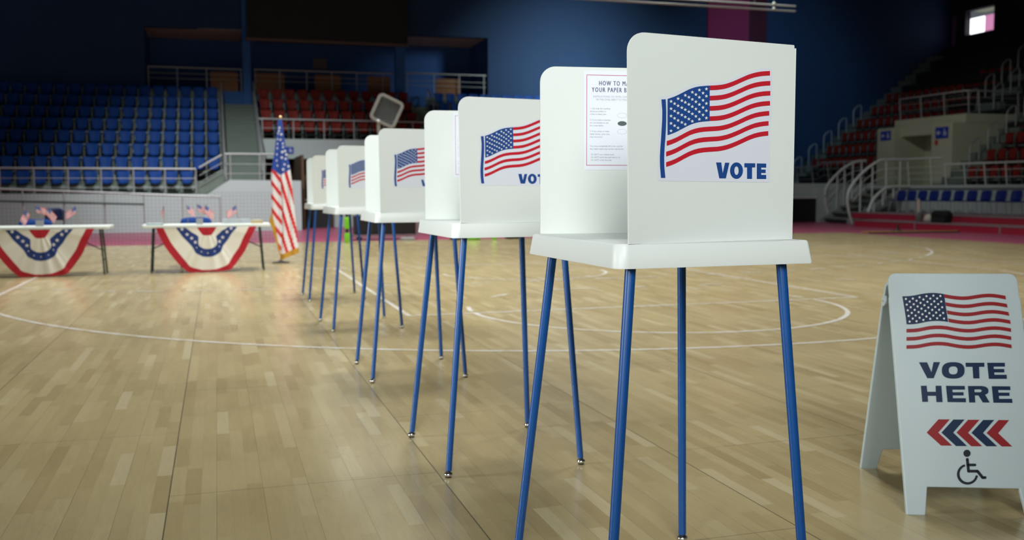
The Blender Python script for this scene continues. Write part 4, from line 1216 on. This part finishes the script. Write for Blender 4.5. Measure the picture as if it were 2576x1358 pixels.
for i, y in enumerate((28.95, 28.42, 27.88, 27.32, 26.74, 26.16, 25.58, 24.98, 24.37, 23.76, 23.15, 22.54)):
    o = sc if i == 0 else copy_tree(sc)
    o.location = (23.3, y, .442); o.rotation_euler = (0, 0, RZ)
    tag(o, 'blue plastic chair on the red platform, %s from the curved handrail' % ORD[i + 1], 'chair', 'blue chairs on the red platform')

# things left on the steps
b = MB(); b.lathe([(0, 0), (.10, 0), (.13, .30), (.135, .31), (.125, .31), (.095, .02), (0, .02)], (21.5, 25.68, .222), 18); tag(b.build('bin', M['bin_grey']), 'grey bin on the red step below the blue chairs', 'bin')
b = MB(); b.tube([(21.5, 25.68, .25), (21.5, 25.72, .95)], .04, 12); tag(b.build('rolled_sheet', M['ivory']), 'ivory roll standing upright in the grey bin', 'roll')
b = MB(); b.lathe([(0, 0), (.15, .0), (.19, .07), (.16, .18), (.08, .25), (0, .26)], (21.5, 25.19, .222), 16); tag(b.build('shopping_bag', M['bag']), 'pale rounded bag on the red step between bin and black bag', 'bag')
b = MB(); b.prism([(21.3, y, z) for y, z in ((24.95, .222), (24.32, .222), (24.27, .50), (24.40, .60), (24.80, .60), (24.95, .52))], (.3, 0, 0)); o = bevel(b.build('holdall', M['black_cloth']), .05, 3)
tag(o, 'black holdall sitting on the red step beside the pale bag', 'bag')
b = MB(); b.tube([(21.27, 24.9, .45), (21.25, 24.62, .53), (21.27, 24.35, .45)], .012, 6); b.build('handle', M['rubber'], o)
b = MB(); b.lathe([(0, 0), (.17, 0), (.17, .03), (.05, .06), (.03, .17), (.012, .24), (0, .24)], (19.3, 23.95, 0), 16); tag(b.build('floor_stand', M['black']), 'small black stand on the pink floor before the red steps', 'stand')
for (a, c, mm, lab) in (((17.9, 23.75, .02), (20.9, 23.3, .02), M['yellow'], 'yellow pole lying on the pink floor behind the small black stand'), ((17.8, 23.3, .02), (20.7, 23.0, .02), M['table_leg'], 'dark pole lying on the pink floor before the small black stand')):
    b = MB(); b.tube([a, c], .02, 8); tag(b.build('pole_on_floor', mm), lab, 'pole', 'poles lying on the pink floor')

# end wall of the side stand with a lit window
b = MB()
b.box((35, -6, 0), (35.3, 37.2, 13)); b.box((35, 39.0, 0), (35.3, 39.62, 13)); b.box((35, 39.9, 0), (35.3, 40, 13))
b.box((35, 37.2, 0), (35.3, 39.0, 8.1)); b.box((35, 37.2, 9.85), (35.3, 39.0, 13)); b.box((35, 39.62, 0), (35.3, 39.9, 8.3)); b.box((35, 39.62, 9.75), (35.3, 39.9, 13))
struct(b.build('wall_side', M['dark_wall']))
b = MB(); b.box((35.3, 38.05, 8.05), (35.35, 39.05, 9.5)); struct(b.build('window_1', M['lamp']))
b = MB(); b.box((35.28, 37.42, 8.05), (35.33, 38.05, 9.5)); struct(b.build('window_blind', M['pink_glow']))
b = MB()
for z in (8.2, 8.68, 9.15): b.box((35.3, 37.17, z), (35.35, 37.42, z + .40))
struct(b.build('window_2', M['lamp']))
b = MB(); b.box((35.3, 37.2, 9.86), (36.2, 39.0, 9.95)); struct(b.build('window_head', M['wall_cream']))
b = MB(); b.box((35.25, 39.62, 8.3), (35.3, 39.9, 9.75)); struct(b.build('window_3', M['violet_glow']))
# roof, never in view, closes the hall
b = MB(); b.box((-14, -6, 13), (36, 43.3, 13.2)); struct(b.build('ceiling', M['dark_wall']))

# ------------------------------------------------------------------ light
def area(name, loc, target, size, power, color=(1, 1, 1), spread=150, sy=None):
    l = bpy.data.lights.new(name, 'AREA'); l.energy = power; l.color = color; l.size = size
    if sy: l.shape = 'RECTANGLE'; l.size_y = sy
    l.spread = rad(spread)
    o = bpy.data.objects.new(name, l); COL.objects.link(o); o.location = loc
    o.rotation_euler = (Vector(target) - Vector(loc)).to_track_quat('-Z', 'Y').to_euler()
    return o
def spot(name, loc, target, power, cone, blend=1., color=(1, 1, 1), r=.5):
    l = bpy.data.lights.new(name, 'SPOT'); l.energy = power; l.color = color
    l.spot_size = rad(cone); l.spot_blend = blend; l.shadow_soft_size = r
    o = bpy.data.objects.new(name, l); COL.objects.link(o); o.location = loc
    o.rotation_euler = (Vector(target) - Vector(loc)).to_track_quat('-Z', 'Y').to_euler()
    return o
for i, (x, y, p) in enumerate(((3.5, 10, 330), (9, 10, 280), (-3, 14, 330), (4, 15, 480), (12, 17, 330), (-3, 23, 480), (5, 24, 480), (14, 25, 260))):
    area('hall_lamp', (x, y, 11.5), (x, y, 0), 1.6, p, (1., .99, .97), 112)
spot('booth_fill', (-.7, -4.8, 5.2), (1.45, 2.7, 1.45), 4350, 27, 1., (.98, 1., 1.), 1.8)  # added spot; its narrow cone imitates lens falloff towards the frame edges
spot('booth_fill', (-5, -3, 2.7), (1.3, 3.0, 1.25), 1150, 24, 1., (.98, 1., 1.), .6)  # added low spot that softens the shade inside the nearest booth
spot('row_fill', (-1.5, -5.4, 8.5), (1.2, 7.2, 1.3), 3900, 25, 1., (.98, 1., 1.), .8)  # added spot to brighten the booths further along the row
spot('row_fill', (-1.5, -4.0, 9.5), (1.1, 11.5, 1.2), 5400, 26, 1., (.98, 1., 1.), .8)  # another added spot, aimed at the far end of the row
spot('side_lamp', (-11, 5.8, 2.6), (1.3, 5.6, 1.1), 5600, 42, 1., (.95, .98, 1.), 1.2)
area('wall_fill', (14.5, 33, 8.5), (15, 40, 4.6), 1.2, 230, (.85, 1., 1.), 95)  # added light that brightens the middle of the back wall
spot('wall_fill', (22, 28, 11), (24.5, 40, 5.5), 1500, 62, 1., (.5, .75, 1.))  # added bluish spot that lifts the far end of the back wall
spot('stand_fill', (11, 20, 10.5), (26, 31, 2.4), 1500, 38, 1., (.96, 1., .96))  # added spot for the entrance block, which the hall lamps miss
spot('stand_fill', (-1, 20, 11), (.4, 33, 1.4), 7600, 46, 1., (.96, 1., 1.))  # added spot to brighten the blue seats and grey stairs
w = bpy.data.worlds.new('world'); S.world = w; w.use_nodes = True
bg = w.node_tree.nodes['Background']; bg.inputs[0].default_value = (.8, .9, 1., 1); bg.inputs[1].default_value = .11

S.view_settings.view_transform = 'Standard'
S.view_settings.look = 'None'
S.view_settings.exposure = 0.
S.view_settings.gamma = 1.
S.view_settings.use_curve_mapping = False
S.cycles.use_denoising = True
S.cycles.max_bounces = 6
